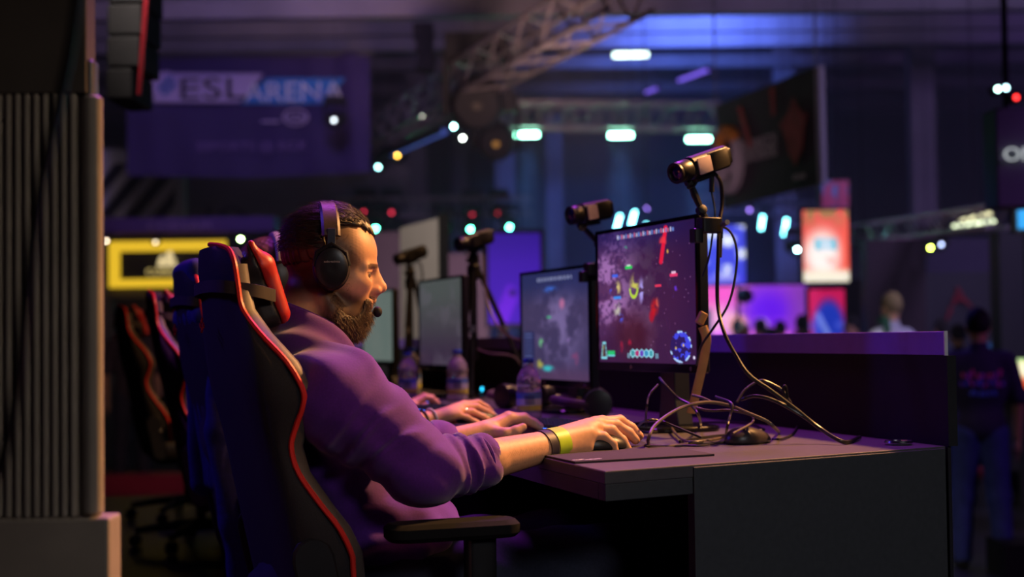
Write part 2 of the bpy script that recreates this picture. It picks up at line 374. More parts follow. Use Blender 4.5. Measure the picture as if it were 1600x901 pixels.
desk(2.222, 2.402, 4.90, 'charcoal gaming desk nearest the camera, the bearded player sits at it', True)
desk(4.902, 4.902, 7.30, 'dark gaming desk in the middle of the row, under the two tripods', False)
desk(7.302, 7.302, 9.40, 'dark gaming desk at the far end of the row', False)

# ================================================================== MONITORS
def s2l(c): c = np.asarray(c, float); return np.where(c <= 0.04045, c/12.92, ((c+0.055)/1.055)**2.4)
def vnoise(u, v, f, seed):
    r = np.random.default_rng(seed); G = r.random((int(f)+3, int(f)+3)); x = u*f; y = v*f
    i = np.clip(x.astype(int), 0, int(f)+1); j = np.clip(y.astype(int), 0, int(f)+1); a = x-i; b = y-j; a = a*a*(3-2*a); b = b*b*(3-2*b)
    return (G[i, j]*(1-a)+G[i+1, j]*a)*(1-b)+(G[i, j+1]*(1-a)+G[i+1, j+1]*a)*b
def fbm(u, v, f, seed, o=4): return sum(vnoise(u, v, f*2**k, seed+k)/2**k for k in range(o))/sum(1/2**k for k in range(o))
def lerp(c, col, a): return c*(1-a[..., None])+np.array(col)/255.0*a[..., None]
def ss(a, b, x): t = np.clip((x-a)/(b-a), 0, 1); return t*t*(3-2*t)
def blob(u, v, cu, cv, ru, rv, soft=0.5): return 1-ss(1-soft, 1+soft*.3, np.sqrt(((u-cu)/ru)**2+((v-cv)/rv)**2))
def rect(u, v, u0, u1, v0, v1): return ((u > u0) & (u < u1) & (v > v0) & (v < v1)).astype(float)
def seg(u, v, a, b, w):
    ba = np.array(b)-np.array(a); t = np.clip(((u-a[0])*ba[0]+(v-a[1])*ba[1])/(ba@ba), 0, 1)
    return 1-ss(w*.6, w, np.hypot(u-a[0]-t*ba[0], v-a[1]-t*ba[1]))
def paint_battle(u, v):
    n = fbm(u, v, 9, 3, 5); n2 = fbm(u, v, 4, 20, 3); c = np.zeros(u.shape+(3,))+np.array([62, 30, 66])/255
    rock = (1-ss(.25, .62, u+.25*(n2-.5)))*(1-ss(.55, .95, v+.3*(n2-.5)))
    c = lerp(c, (160, 112, 168), rock*(0.25+0.75*ss(.42, .60, n)))
    c = lerp(c, (70, 40, 85), rock*ss(.52, .66, fbm(u, v, 34, 12, 3))*.75)
    c = lerp(c, (82, 62, 84), .6*blob(u, v, .5, .35, .28, .5, .9)*ss(.4, .6, n))
    c = lerp(c, (34, 26, 82), (1-ss(0, .25, v))*.75); c = lerp(c, (40, 20, 62), .7*ss(.72, 1, u)*(1-v*.5))
    c = lerp(c, (66, 22, 36), .8*blob(u, v, .38, .8, .25, .22, .8)); c = lerp(c, (120, 85, 110), .5*blob(u, v, .56, .75, .08, .22, .9)*n)
    c = lerp(c, (235, 30, 62), seg(u, v, (.72, .03), (.67, .27), .022)); c = lerp(c, (255, 60, 70), .8*blob(u, v, .69, .13, .04, .05)*(n > .5))
    for (a, b, x, y, k, col) in [(.60, .60, .045, .08, .9, (200, 30, 35)), (.635, .555, .022, .05, 1, (255, 110, 80)), (.57, .66, .03, .05, .8, (190, 20, 40)), (.645, .48, .008, .06, .8, (220, 40, 60))]:
        c = lerp(c, col, k*blob(u, v, a, b, x, y)*ss(.3, .5, n))
    for (a, b, x, y, col) in [(.22, .43, .035, .06, (215, 200, 120)), (.21, .60, .045, .07, (190, 190, 170)), (.25, .66, .03, .04, (80, 90, 220)), (.40, .42, .055, .09, (205, 205, 90)), (.47, .47, .03, .11, (180, 170, 240)), (.53, .44, .016, .08, (240, 235, 255)), (.79, .47, .04, .06, (110, 60, 220)), (.31, .14, .02, .025, (60, 190, 130)), (.14, .45, .015, .03, (80, 90, 230))]:
        c = lerp(c, col, blob(u, v, a, b, x, y, .8)*ss(.46, .58, fbm(u, v, 26, 31, 2)))
    ring = np.abs(np.hypot((u-.39)/.04, (v-.44)/.07)-1) < .18; c = lerp(c, (190, 230, 60), ring*1.0*(v > .44))
    for (a, b, x, y, col) in [(.34, .285, .035, .010, (40, 220, 90)), (.19, .335, .03, .010, (60, 110, 240)), (.21, .505, .04, .010, (60, 150, 240)), (.79, .375, .035, .010, (240, 60, 110)), (.64, .44, .03, .008, (240, 60, 90)), (.79, .355, .02, .006, (240, 200, 220)), (.34, .268, .02, .006, (220, 240, 220))]:
        c = lerp(c, col, rect(u, v, a-x, a+x, b-y, b+y))
    for k in range(26):
        a = .22+k*.0225; c = lerp(c, [(220, 225, 245), (120, 160, 230), (230, 120, 150)][k % 3], rect(u, v, a, a+.013, .03+.006*(k % 2), .062)*.85)
    for k in range(5):
        a = .37+k*.047; hx = np.maximum(np.abs(u-a)/.022, (np.abs(u-a)/.044+np.abs(v-.93)/.030)); c = lerp(c, [(70, 200, 190), (220, 60, 130), (120, 90, 230), (60, 190, 230), (70, 210, 200)][k], (hx < 1)*.75)
        c = lerp(c, (170, 250, 250), ((hx < 1.12) & (hx > .9))*1.0)
    for a in (.315, .33, .605, .62): c = lerp(c, (150, 230, 240), rect(u, v, a, a+.009, .93, .965)*.8)
    tri = (np.abs(u-.055) < .032*(.55+.45*ss(.84, .98, v))) & (v > .845) & (v < .975); ins = (np.abs(u-.055) < .024*(.55+.45*ss(.84, .98, v))) & (v > .86) & (v < .962)
    c = lerp(c, (140, 235, 240), (tri & ~ins)*1.0); c = lerp(c, (150, 160, 60), ins*ss(.35, .6, n)); c = lerp(c, (40, 200, 110), rect(u, v, .095, .175, .915, .942)); c = lerp(c, (120, 230, 235), rect(u, v, .095, .175, .946, .953))
    dm = np.hypot((u-.845)/.095, (v-.88)/.105)
    c = lerp(c, (40, 28, 100), (dm < 1)*.7); c = lerp(c, (70, 80, 240), ((dm < 1) & (fbm(u, v, 30, 77, 2) > .53))*.9); c = lerp(c, (240, 60, 90), blob(u, v, .862, .82, .035, .035)*ss(.4, .6, n)); c = lerp(c, (180, 220, 255), ((np.abs(dm-1) < .07) & (fbm(u, v, 40, 5, 1) > .6))*1.0)
    c = lerp(c, (235, 200, 90), blob(u, v, .80, .89, .009, .012)+blob(u, v, .87, .87, .009, .012)); c = lerp(c, (240, 240, 255), blob(u, v, .965, .955, .012, .014))
    c = lerp(c, (200, 30, 60), .7*(blob(u, v, .25, .88, .02, .05)+blob(u, v, .34, .87, .025, .05))*ss(.4, .6, n)); c = lerp(c, (240, 190, 80), blob(u, v, .735, .2, .008, .018))
    rs_ = np.random.default_rng(4)
    for _ in range(26): c = lerp(c, (200, 140, 190), .6*blob(u, v, .45+.5*rs_.random(), .1+.8*rs_.random(), .004, .005))
    return c*.94
def paint_arena(u, v):
    n = fbm(u, v, 8, 43, 5); c = np.zeros(u.shape+(3,))+np.array([66, 58, 92])/255
    c = lerp(c, (128, 112, 160), .85*blob(u, v, .55, .5, .42, .5, .95)*ss(.35, .65, n)); c = lerp(c, (40, 46, 92), (1-ss(.05, .35, v))*.9); c = lerp(c, (92, 60, 88), .6*ss(.8, 1, v))
    c = lerp(c, (38, 42, 84), rect(u, v, .02, .2, .55, .82)*.8)
    for k in range(7): c = lerp(c, (110, 130, 190), rect(u, v, .04, .16, .57+k*.035, .58+k*.035)*.5)
    for k in range(12): c = lerp(c, (190, 200, 230), rect(u, v, .25+k*.045, .27+k*.045, .05, .08)*.7)
    for a, b, x, y, col in [(.45, .16, .12, .035, (60, 100, 190)), (.42, .42, .05, .012, (60, 200, 120)), (.3, .66, .04, .05, (110, 190, 130)), (.62, .3, .05, .06, (180, 110, 150)), (.7, .6, .03, .07, (150, 120, 180)), (.4, .9, .11, .035, (60, 190, 190)), (.28, .86, .06, .05, (170, 170, 80)), (.8, .8, .06, .08, (120, 70, 110))]:
        c = lerp(c, col, blob(u, v, a, b, x, y, .7)*ss(.3, .55, fbm(u, v, 22, 6, 2)))
    return c*.95
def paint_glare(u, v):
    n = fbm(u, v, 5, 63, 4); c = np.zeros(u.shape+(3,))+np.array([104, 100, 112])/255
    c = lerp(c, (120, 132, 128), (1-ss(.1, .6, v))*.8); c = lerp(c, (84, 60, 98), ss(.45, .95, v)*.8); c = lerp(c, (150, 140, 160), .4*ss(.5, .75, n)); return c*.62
def paint_pale(u, v):
    n = fbm(u, v, 4, 83, 3); c = np.zeros(u.shape+(3,))+np.array([122, 142, 136])/255; return lerp(c, (150, 158, 150), .6*n)*.72
def screen_mesh(w, h, nu, nv, paint):         # picture plane facing -X; the left of the picture is at +Y
    U, V = np.meshgrid(np.linspace(0, 1, nu), np.linspace(0, 1, nv), indexing='ij'); col = s2l(np.clip(paint(U, V), 0, 1)).reshape(-1, 3)
    X = np.zeros(U.shape); pts = np.stack([X, (0.5-U)*w, (1-V)*h], -1).reshape(-1, 3)
    i = np.arange(nu*nv).reshape(nu, nv); q = np.stack([i[:-1, :-1], i[:-1, 1:], i[1:, 1:], i[1:, :-1]], -1).reshape(-1, 4)
    return pts, q, col
M_screen = mat('lit_screen', (0, 0, 0), 0.25, attr=True, emit='attr', estr=1.0)
def monitor(label, x, y0, y1, z0, z1, paint, nu, nv, rz=0.0, tilt=0.0):
    w, h = y1-y0, z1-z0; yc = (y0+y1)/2; base = (x+.06, yc, DT)
    t = thing('gaming_monitor', label, 'monitor', base, 'monitors on the gaming desks', rot=rz)
    L = lambda px, py, pz: (px-.06, py, pz-DT)
    hb = .020; bz = .009
    case = MB(); case.rbox(L(0.012, 0, (z0+z1)/2), (.022, w, h), .006, axis=0); case.build('case', M_black, t, local=True)
    MB().rbox(L(.040, 0, (z0+z1)/2+.01), (.036, w*.6, h*.62), .03, axis=0).build('rear_housing', M_black, t, local=True)
    V, Q, c = screen_mesh(w-2*bz, h-hb-bz, nu, nv, paint); V = V+np.array(L(-.0012, 0, z0+hb))
    mesh_obj('screen', V, Q, M_screen, t, np.zeros(3), c)
    b = MB()
    for s_ in (-1, 1): b.box(L(-.002, s_*(w/2-bz/2), (z0+z1)/2), (.006, bz, h))
    b.box(L(-.002, 0, z1-bz/2), (.006, w-2*bz, bz))
    b.build('bezel', M_gloss, t, False, local=True)
    c_ = MB().box(L(-.003, 0, z0+hb/2), (.008, w-2*bz, hb)).build('lower_bezel', M_gloss, t, False, 0.001, local=True)
    MB().lathe(L(-.0075, .12*w, z0+hb/2), [(.0045, -.0005), (.0045, .0005)], 12, rotm(ry=-math.pi/2)).build('bezel_badge', mat('brass_badge', (.8, .62, .25), .3, metal=.6), c_, local=True)
    MB().lathe(L(-.0075, -.44*w, z0+hb/2), [(.005, -.0005), (.005, .0005)], 12, rotm(ry=-math.pi/2)).build('power_button', M_steel, c_, local=True)
    MB().loft([[np.array(L(.075+dx, sx*wd, zz)) for dx, sx in ((-.02, -1), (.02, -1), (.02, 1), (-.02, 1))] for zz, wd in ((DT+.012, .055), ((DT+z0)/2, .038), (z0+.12, .034))]).build('stand_neck', M_black, t, False, 0.003, local=True)
    MB().rbox(L(.045, 0, DT+.0065), (.20, .25, .012), .05).build('stand_foot', M_gloss, t, local=True)
    return t
monitor('nearest gaming monitor, showing a purple battle map with red streak', 1.50, 2.862, 3.412, 1.518, 1.866, paint_battle, 250, 190)
monitor('second gaming monitor, showing a blue-grey arena, behind the water bottle', 1.63, 3.756, 4.300, 1.457, 1.803, paint_arena, 150, 120)
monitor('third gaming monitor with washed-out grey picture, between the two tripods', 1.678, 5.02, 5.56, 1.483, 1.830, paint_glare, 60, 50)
monitor('farthest visible gaming monitor with pale green picture, beside the bearded face', 1.79, 6.33, 6.87, 1.484, 1.828, paint_pale, 40, 30)

# ================================================================== SMALL THINGS ON THE DESK
def on_desk(px, py, z=DT): return PZ(px, py, z)
# mouse mats
M_mat = mat('mouse_mat_cloth', (0.030, 0.022, 0.034), 0.85, noise=0.2, scale=300, bump=0.1)
def mouse_mat(label, poly):
    c = np.mean(poly, 0); o = MB().prism(poly, DT+.0002, DT+.0042).build('mouse_mat', M_mat, smooth=False, bevel=0.0008); tag(o, label, 'mouse mat', 'mouse mats'); return o
mm = mouse_mat('wide black cloth mouse mat under the bearded player\'s right hand', [(0.995, 2.372), (1.286, 2.405), (1.34, 3.28), (1.03, 3.24)])
lg = MB()
for k in range(5): lg.box((1.008+k*.011, 2.398+.004*math.sin(k*2.1), DT+.0046), (.013, .006, .0006), rotm(rz=.5*math.sin(k*1.7)))
lg.build('printed_logo', mat('white_print', (.7, .66, .7), .6), mm, False, label='small white printed squiggle')
mouse_mat('black cloth mouse mat under the hand with white nails', [(1.04, 3.36), (1.34, 3.38), (1.36, 3.72), (1.06, 3.70)])
mouse_mat('black cloth mouse mat farther down, beside the third player\'s hand', [(1.10, 4.36), (1.38, 4.38), (1.40, 4.95), (1.12, 4.93)])
# computer mice
def mouse(label, c, rz, M=M_black, sc_=1.0):
    s_ = SDF((-.075, -.05, -.02), (.075, .05, .06), .0028)
    s_.ell((0, 0, .003), (.060, .032, .027), .004).ell((-.018, 0, .008), (.040, .031, .026), .01).cut((0, 0, 0), (0, 0, -1), .002)
    V, Q = s_.mesh(); R = rotm(rz=rz); t = thing('computer_mouse', label, 'mouse', c, 'computer mice')
    mesh_obj('mouse_shell', V*sc_@R.T, Q, M, t, np.zeros(3))
    MB().lathe(R@np.array([.036, 0, .018]), [(.007, -.004), (.009, -.002), (.009, .002), (.007, .004)], 12, R@rotm(rx=math.pi/2)).build('scroll_wheel', M_rubber, t, local=True)
    MB().tube([R@np.array([.02, 0, .0282]), R@np.array([.054, 0, .0125])], .0008, 6).build('button_seam', M_gloss, t, local=True)
    return t
p = PZ(958, 706, DT+.0045); mouse('black mouse under the bearded player\'s right hand', (p[0]+.008, p[1]+.082, DT+.0047), 0.0, M_black, .95)
p = on_desk(1183, 694); mouse('loose black mouse beside the tangled cables', (p[0], p[1]+.035, DT+.001), 0.35, mat('mouse_black_lit', (.035, .028, .028), .35))  # brownish highlight on the black shell put into its colour
mouse('black mouse under the hand with white nails', (1.245, 3.615, DT+.0047), 0.0)
# keyboards
M_key = mat('keycaps', (.012, .012, .016), .4)
M_keyglow = glow('key_backlight', (.05, .16, 1.0), 4.0)
def keyboard(label, c, w, d, rz, lit=True):
    t = thing('gaming_keyboard', label, 'keyboard', c, 'gaming keyboards', rot=rz)
    MB().rbox((0, 0, .009), (d, w, .018), .008).build('keyboard_body', M_black, t, local=True)
    MB().box((0, 0, .0187), (d-.016, w-.016, .001)).build('backlight', M_keyglow, t, False, local=True)
    k = MB(); nr, nc = 6, 20
    for i in range(nr):
        for j in range(nc):
            k.box((-d/2+.016+(d-.032)*i/(nr-1), -w/2+.018+(w-.036)*j/(nc-1), .0235), ((d-.03)/nr*.74, (w-.03)/nc*.72, .009), taper=.82)
    o = k.build('keycaps', M_key, t, False, local=True); o['kind'] = 'stuff'
    return t
keyboard('black gaming keyboard with blue backlight under the bearded player\'s left hand', (1.24, 3.03, DT+.0047), .40, .14, 0)
keyboard('black gaming keyboard with blue backlight in front of the second monitor', (1.27, 3.98, DT+.001), .42, .14, 0)
keyboard('black gaming keyboard beside the third player\'s hand', (1.30, 4.62, DT+.0047), .40, .14, 0)
# water bottles
M_pet = mat('clear_plastic', (.86, .82, .90), .09, trans=0.80, noise=.02, ior=1.3)
M_water = mat('water', (.86, .84, .94), .05, trans=0.8, noise=.0, ior=1.33)
M_cap = mat('blue_cap', (.02, .07, .45), .35)
def bottle(label, c, h, rz=0.0):
    t = thing('water_bottle', label, 'bottle', c, 'water bottles on the desks', rot=rz); r = h*.205
    pr = [(.86, 0), (1.0, .02), (1.0, .10), (.95, .12), (1.0, .14), (1.0, .46), (.93, .50), (.98, .55), (1.0, .60), (.92, .70), (.66, .80), (.40, .865), (.36, .88), (.36, .93)]
    MB().lathe((0, 0, 0), [(r*a, h*b) for a, b in pr], 24).build('bottle_shell', M_pet, t, local=True)
    MB().lathe((0, 0, 0), [(r*.80, h*.012), (r*.93, h*.03), (r*.93, h*.44)], 24).build('water', M_water, t, local=True)
    MB().lathe((0, 0, h*.925), [(r*.42, 0), (r*.44, .002), (r*.44, h*.055), (r*.40, h*.07)], 20).build('bottle_cap', M_cap, t, local=True)
    n = 28; V, cc = [], []
    zz = [.15, .23, .24, .34, .345, .44]; Zl = [(.62, .60, .10), (.62, .60, .10), (.55, .58, .75), (.60, .62, .80), (.10, .22, .62), (.10, .22, .62)]
    for z_, c3 in zip(zz, Zl):
        for k in range(n): a = 2*math.pi*k/n; V.append((r*1.012*math.cos(a), r*1.012*math.sin(a), h*z_)); cc.append(c3)
    Q = [(i*n+k, i*n+(k+1) % n, (i+1)*n+(k+1) % n, (i+1)*n+k) for i in range(len(zz)-1) for k in range(n)]
    lab = mesh_obj('paper_label', np.array(V), np.array(Q), mat('bottle_label', (1, 1, 1), .5, attr=True), t, np.zeros(3), np.array(cc)); lab['label'] = 'blue, white and yellow label'
    bars = MB()
    for k in range(4):
        ring = []
        for j in range(6): a = math.radians(205+j*9); ring.append((r*1.02*math.cos(a), r*1.02*math.sin(a)))
        for j in range(5):
            z0 = h*(.255+k*.038); z1 = z0+h*.02
            bars.add([(*ring[j], z0), (*ring[j+1], z0), (*ring[j+1], z1), (*ring[j], z1)], [(0, 1, 2, 3)])
    bars.build('label_print', mat('navy_print', (.03, .03, .12), .5), t, False, local=True)
    return t
def hpx(px, py0, py1, p): return (py1-py0)/F*float((np.array(p)-CAMP)@fw)
for px, y0, y1, lab in [(827, 562, 657, 'water bottle with blue cap beside the bearded player\'s keyboard, nearest of all bottles'), (715, 548, 628, 'water bottle in front of the third monitor, behind the hand with white nails'), (637, 552, 626, 'water bottle with blue cap, left of the other bottles, above the purple sleeve'), (643, 545, 619, 'water bottle whose cap just shows behind the leftmost bottle')]:
    p = on_desk(px, y1-2); bottle(lab, (p[0], p[1], DT+.0005), hpx(px, y0, y1, p), math.radians(25))
# ring at the back corner of the near desk
p = on_desk(1425, 696)+np.array([-.01, .03, 0])
g = thing('cable_grommet', 'silver-rimmed cable grommet at the back corner of the near desk', 'grommet', (p[0], p[1], DT))
MB().lathe((0, 0, .001), [(.026, 0), (.028, .004), (.026, .008), (.019, .008), (.018, .001)], 24).build('rim', M_chrome, g, local=True)
MB().lathe((0, 0, .001), [(.0175, 0), (.0175, .004), (.004, .006)], 20).build('cap', M_blackm, g, local=True)

# ================================================================== CAMCORDERS, TRIPODS, CLAMP ARMS
M_camb = mat('camcorder_body', (.012, .011, .013), .45, bump=.1, scale=200)
M_lens = mat('lens_glass', (.02, .015, .06), .05, coat=1.0)
def camcorder(label, tail, lens, h, plate=True):
    tail = np.array(tail); lens = np.array(lens); x = nrm(lens-tail); y = nrm(np.cross([0, 0, 1], x)); z = np.cross(x, y); L = np.linalg.norm(lens-tail); c = (tail+lens)/2
    t = thing('camcorder', label, 'camcorder', c, 'camcorders filming the players')
    t.rotation_euler = Matrix(np.stack([x, y, z], 1).tolist()).to_euler()
    B = lambda: MB()
    MB().rbox((-.12*L, 0, 0), (.76*L, .80*h, h), .30*h, axis=0).build('body', M_camb, t, local=True)
    MB().lathe((.26*L, 0, 0), [(.44*h, 0), (.47*h, .02*L), (.47*h, .17*L), (.44*h, .20*L), (.46*h, .21*L), (.46*h, .24*L), (.36*h, .24*L), (.33*h, .21*L)], 24, rotm(ry=math.pi/2)).build('lens_barrel', M_black, t, local=True)
    MB().lathe((.46*L, 0, 0), [(.34*h, 0), (.30*h, .012*L), (.1*h, .02*L)], 20, rotm(ry=math.pi/2)).build('lens_glass', M_lens, t, local=True)
    sd = 1
    MB().rbox((.06*L, sd*.44*h, 0), (.26*L, .06*h, .72*h), .05*h, axis=1).build('side_panel', mat('pink_reflection', (.55, .42, .44), .25) if plate else M_black, t, local=True, label='side plate with pinkish reflection painted on' if plate else None)  # pinkish reflection put into the side plate's colour
    MB().rbox((-.22*L, sd*.43*h, .02*h), (.40*L, .07*h, .84*h), .06*h, axis=1).build('flip_screen', M_black, t, local=True)
    MB().tube(spline([(.30*L, .2*h, -.5*h), (.40*L, .2*h, -.72*h), (.30*L, .2*h, -.80*h), (.18*L, .2*h, -.6*h)], 6), .035*h, 6).build('strap_loop', M_rubber, t, local=True)
    MB().rbox((0, 0, -.58*h), (.34*L, .5*h, .14*h), .05*h).build('mount_plate', M_black, t, local=True)
    MB().rbox((-.5*L, 0, .02*h), (.05*L, .66*h, .7*h), .1*h, axis=0).build('battery', M_black, t, local=True)
    return t
camcorder('camcorder above the nearest monitor, on a thin clamp arm', P(1133, 244, 3.12), P(1055, 271, 3.02), .048)
camcorder('camcorder above the second monitor, on a clamp arm', P(951, 326, 3.98), P(891, 337, 3.90), .054)
camcorder('camcorder on the nearer tripod, right of the white board', P(766, 368, 5.45), P(716, 382, 5.35), .058, False)
camcorder('camcorder on the farther tripod, in front of the white board', P(663, 392, 6.70), P(619, 406, 6.60), .058, False)
def clamp_arm(label, pts, d, clampx):
    W = [P(x, y, dd) for x, y, dd in pts]; t = thing('clamp_arm', label, 'clamp arm', W[-1], 'camera clamp arms')
    MB().tube(W, [.006+.002*(i % 2) for i in range(len(W))], 8).build('rod', M_black, t)
    for i in (0, len(W)//2): MB().lathe(W[i], [(.006, -.009), (.011, -.006), (.011, .006), (.006, .009)], 12, rotm(rx=1.2)).build('joint', M_rubber, t)
    c = W[-1]; MB().rbox(c, (.05, .03, .032), .006, rotm(rz=.1)).rbox(c+np.array([-.03, 0, -.022]), (.022, .026, .03), .005).build('clamp', M_black, t)
    MB().tube([c+np.array([.02, -.02, 0]), c+np.array([.02, -.042, .004])], .006, 8).build('clamp_screw', M_steel, t)
    return t
clamp_arm('thin black clamp arm gripping the top corner of the nearest monitor', [(1078, 284, 3.07), (1086, 305, 3.06), (1096, 328, 3.06), (1108, 352, 3.06)], 0, 0)
clamp_arm('thin black clamp arm reaching up from the second monitor', [(908, 352, 3.94), (922, 366, 3.96), (935, 381, 4.0), (938, 402, 4.03), (927, 420, 4.06)], 0, 0)
def tripod(label, top, base, feet, cable):
    t = thing('tripod', label, 'tripod', base, 'tripods on the desks')
    top = np.array(top); base = np.array(base)
    MB().tube([base+(top-base)*.0+np.array([0, 0, .14]), top], .011, 10).build('centre_column', M_black, t)
    hub = base+(top-base)*.86
    MB().lathe(hub, [(.018, -.03), (.026, -.022), (.026, .02), (.016, .03)], 14).build('hub', M_black, t)
    MB().lathe(top, [(.012, -.055), (.020, -.045), (.021, -.02), (.012, -.008), (.019, -.004), (.019, .002)], 14).build('ball_head', M_black, t)
    MB().tube([top+np.array([-.01, -.01, -.035]), top+np.array([-.035, -.03, -.035])], .007, 8).build('head_knob', M_rubber, t)
    for f in feet:
        f = np.array(f); a = hub+nrm([f[0]-hub[0], f[1]-hub[1], 0])*.02; m1 = a+(f-a)*.45
        l = MB().tube([a, m1], .0095, 8).tube([m1, f], .0075, 8).build('leg', M_black, t)
        MB().tube([m1-(f-a)*.02, m1+(f-a)*.03], .0115, 8).build('leg_clamp', M_steel, l)
        MB().tube([f+(a-f)*.03, f], .0095, 8).build('rubber_foot', M_rubber, l)
    return t
b1 = np.array([1.80, 5.30, DT]); t1 = P(740, 392, 5.42); b1 = np.array([t1[0], t1[1], DT])
tripod('black tripod standing between the third and second monitors', t1, b1, [b1+np.array([.20, -.10, .001]), b1+np.array([-.03, -.05, .001]), b1+np.array([-.02, .14, .001])], 0)
t2 = P(641, 415, 6.66); b2 = np.array([t2[0], t2[1], DT])
tripod('black tripod beside the bearded face, before the white board', t2, b2, [b2+np.array([-.06, -.11, .001]), b2+np.array([.10, -.04, .001]), b2+np.array([.0, .12, .001])], 0)

# ================================================================== CABLES
M_cable = mat('black_cable', (.016, .014, .015), .35)
M_cableb = mat('tan_lit_cable', (.10, .075, .06), .4)  # lit copy of the black cable, warm light put into its colour
def cable(label, pts, r, m=M_cable, group='cables behind the monitors', n=8):
    o = MB().tube(spline(pts, n), r, 8).build('cable', m); return tag(o, label, 'cable', group)
def dz(zx, zy, dh=.004): return PZ(960+zx/4.706, 560+zy/4.706, DT+dh)
def zp(zx, zy, d): return P(960+zx/4.706, 560+zy/4.706, d)
cable('thick black camcorder cable hanging in front of the blue screen down to the desk', [P(1114, 268, 3.12), P(1126, 285, 3.12), P(1128, 320, 3.12), P(1124, 350, 3.1), P(1122, 400, 3.08), P(1121, 470, 3.06), P(1130, 515, 3.02), P(1148, 552, 3.0), P(1170, 585, 2.98), P(1205, 610, 2.98), P(1245, 640, 2.98), P(1280, 668, 2.97), PZ(1318, 690, DT+.006), np.array([1.74, 2.62, DT+.006])], .0042)
cable('thin black cable with a connector under the nearest camcorder', [P(1110, 282, 3.11), P(1112, 300, 3.11), P(1117, 330, 3.1), P(1114, 360, 3.1), P(1108, 400, 3.1), P(1098, 432, 3.1)], .0022)
cable('thin looping black cable beside the thick camcorder cable', [P(1118, 350, 3.1), P(1140, 361, 3.1), P(1151, 390, 3.09), P(1149, 430, 3.08), P(1138, 475, 3.06), P(1115, 512, 3.05), P(1096, 540, 3.06), P(1088, 570, 3.1)], .0026)
tag(MB().tube([P(1112, 276, 3.105), P(1112, 300, 3.105)], .0055, 10).build('cable_plug', M_rubber), 'black cable plug hanging under the nearest camcorder', 'plug')
tag(MB().tube([P(1125, 352, 3.1), P(1125, 372, 3.1)], .0065, 10).tube([P(1125, 372, 3.1), P(1124, 402, 3.095)], .0055, 10).build('cable_connector', M_rubber), 'black inline connector on the thick camcorder cable', 'connector')
D = 2.98
cable('big arching cable over the desk beside the mouse hand', [PZ(1013, 692, DT+.005), zp(250, 590, 2.86), zp(290, 500, 2.88), zp(400, 410, 2.92), zp(540, 345, 2.96), zp(700, 320, 3.0), zp(860, 350, 3.0), zp(980, 400, 2.98), zp(1120, 460, 2.97), zp(1180, 510, 3.0), dz(1210, 540)], .0036, M_cableb)
cable('cable running from the thick bundle down to the desk edge', [zp(930, 300, 3.02), zp(1040, 275, 3.0), zp(1180, 310, 2.99), zp(1330, 390, 2.98), zp(1460, 470, 2.98)], .0036)
cable('cable looping up beside the back panel', [zp(900, 320, 3.0), zp(960, 230, 3.02), zp(1060, 165, 3.04), zp(1120, 170, 3.04), zp(1230, 230, 3.04), zp(1300, 330, 3.03)], .003)
cable('small curled cable end against the back panel', [zp(1300, 330, 3.03), zp(1265, 290, 3.0), zp(1240, 240, 3.0), zp(1245, 205, 3.0), zp(1262, 210, 3.0), zp(1275, 290, 3.0)], .0028)
cable('thin cable crossing over the monitor foot', [PZ(990, 672, DT+.004), zp(220, 460, 2.95), zp(330, 455, 2.92), zp(470, 510, 2.9), zp(640, 580, 2.88)], .0026)
cable('thin cable curving above the loose mouse', [zp(600, 360, 3.05), zp(700, 382, 3.03), zp(850, 380, 3.02), zp(990, 410, 3.0), zp(1022, 440, 2.98), zp(1000, 480, 2.95), zp(870, 550, 2.9)], .0026, M_cableb)
cable('short warm-lit cable from behind the monitor', [zp(575, 270, 3.1), zp(650, 290, 3.08), zp(730, 325, 3.06)], .003, M_cableb)
cable('flat cable coil lying nearest the mouse mat', [dz(250, 640), dz(400, 645), dz(560, 625), dz(720, 620), dz(860, 610), dz(900, 590), dz(850, 570, .006), dz(700, 600, .008), dz(540, 610, .008), dz(460, 560, .008), dz(420, 510, .01)], .003, M_cableb)
cable('flat cable coil lying behind the near one', [dz(480, 610, .006), dz(620, 585, .006), dz(780, 565), dz(900, 560), dz(980, 545)], .003)
cable('cable lying along the foot of the nearest monitor', [dz(140, 530), dz(300, 540), dz(440, 500, .006), dz(600, 475, .006), dz(800, 468), dz(1000, 480), dz(1100, 520)], .003)
cable('cable trailing from the loose mouse', [dz(1160, 590), dz(1230, 590), dz(1300, 560), dz(1340, 510), dz(1360, 470)], .0026)
cable('mouse cable of the bearded player\'s mouse', [dz(220, 640, .008), dz(320, 650), dz(480, 640), dz(640, 640), dz(760, 620)], .0022)
cable('dark cable hanging under the nearest monitor', [zp(330, 140, 3.12), zp(380, 200, 3.1), zp(470, 290, 3.08), zp(560, 340, 3.05), zp(620, 420, 3.0), dz(640, 500)], .003)
cable('dark cable drooping by the stand of the nearest monitor', [zp(320, 190, 3.15), zp(255, 270, 3.12), zp(235, 380, 3.1), dz(230, 470)], .0024)
cable('dark cable behind the arching cable', [zp(745, 280, 3.05), zp(860, 330, 3.0), zp(850, 420, 2.98), zp(830, 500, 2.95), dz(820, 560)], .003)
cable('cable hanging from the nearer tripod camcorder past the violet board', [P(756, 385, 5.45), P(757, 420, 5.42), P(762, 470, 5.38), P(780, 512, 5.3), P(812, 532, 5.2), P(850, 534, 5.1)], .004, M_cableb)
cable('cable loop beside the nearer tripod', [P(746, 545, 5.3), P(765, 552, 5.2), P(800, 556, 5.2), P(818, 575, 5.2)], .004, M_cableb)
cable('cable hanging from the farther tripod camcorder', [P(656, 408, 6.7), P(660, 430, 6.68), P(655, 470, 6.66), P(660, 520, 6.64), P(655, 570, 6.6)], .004)
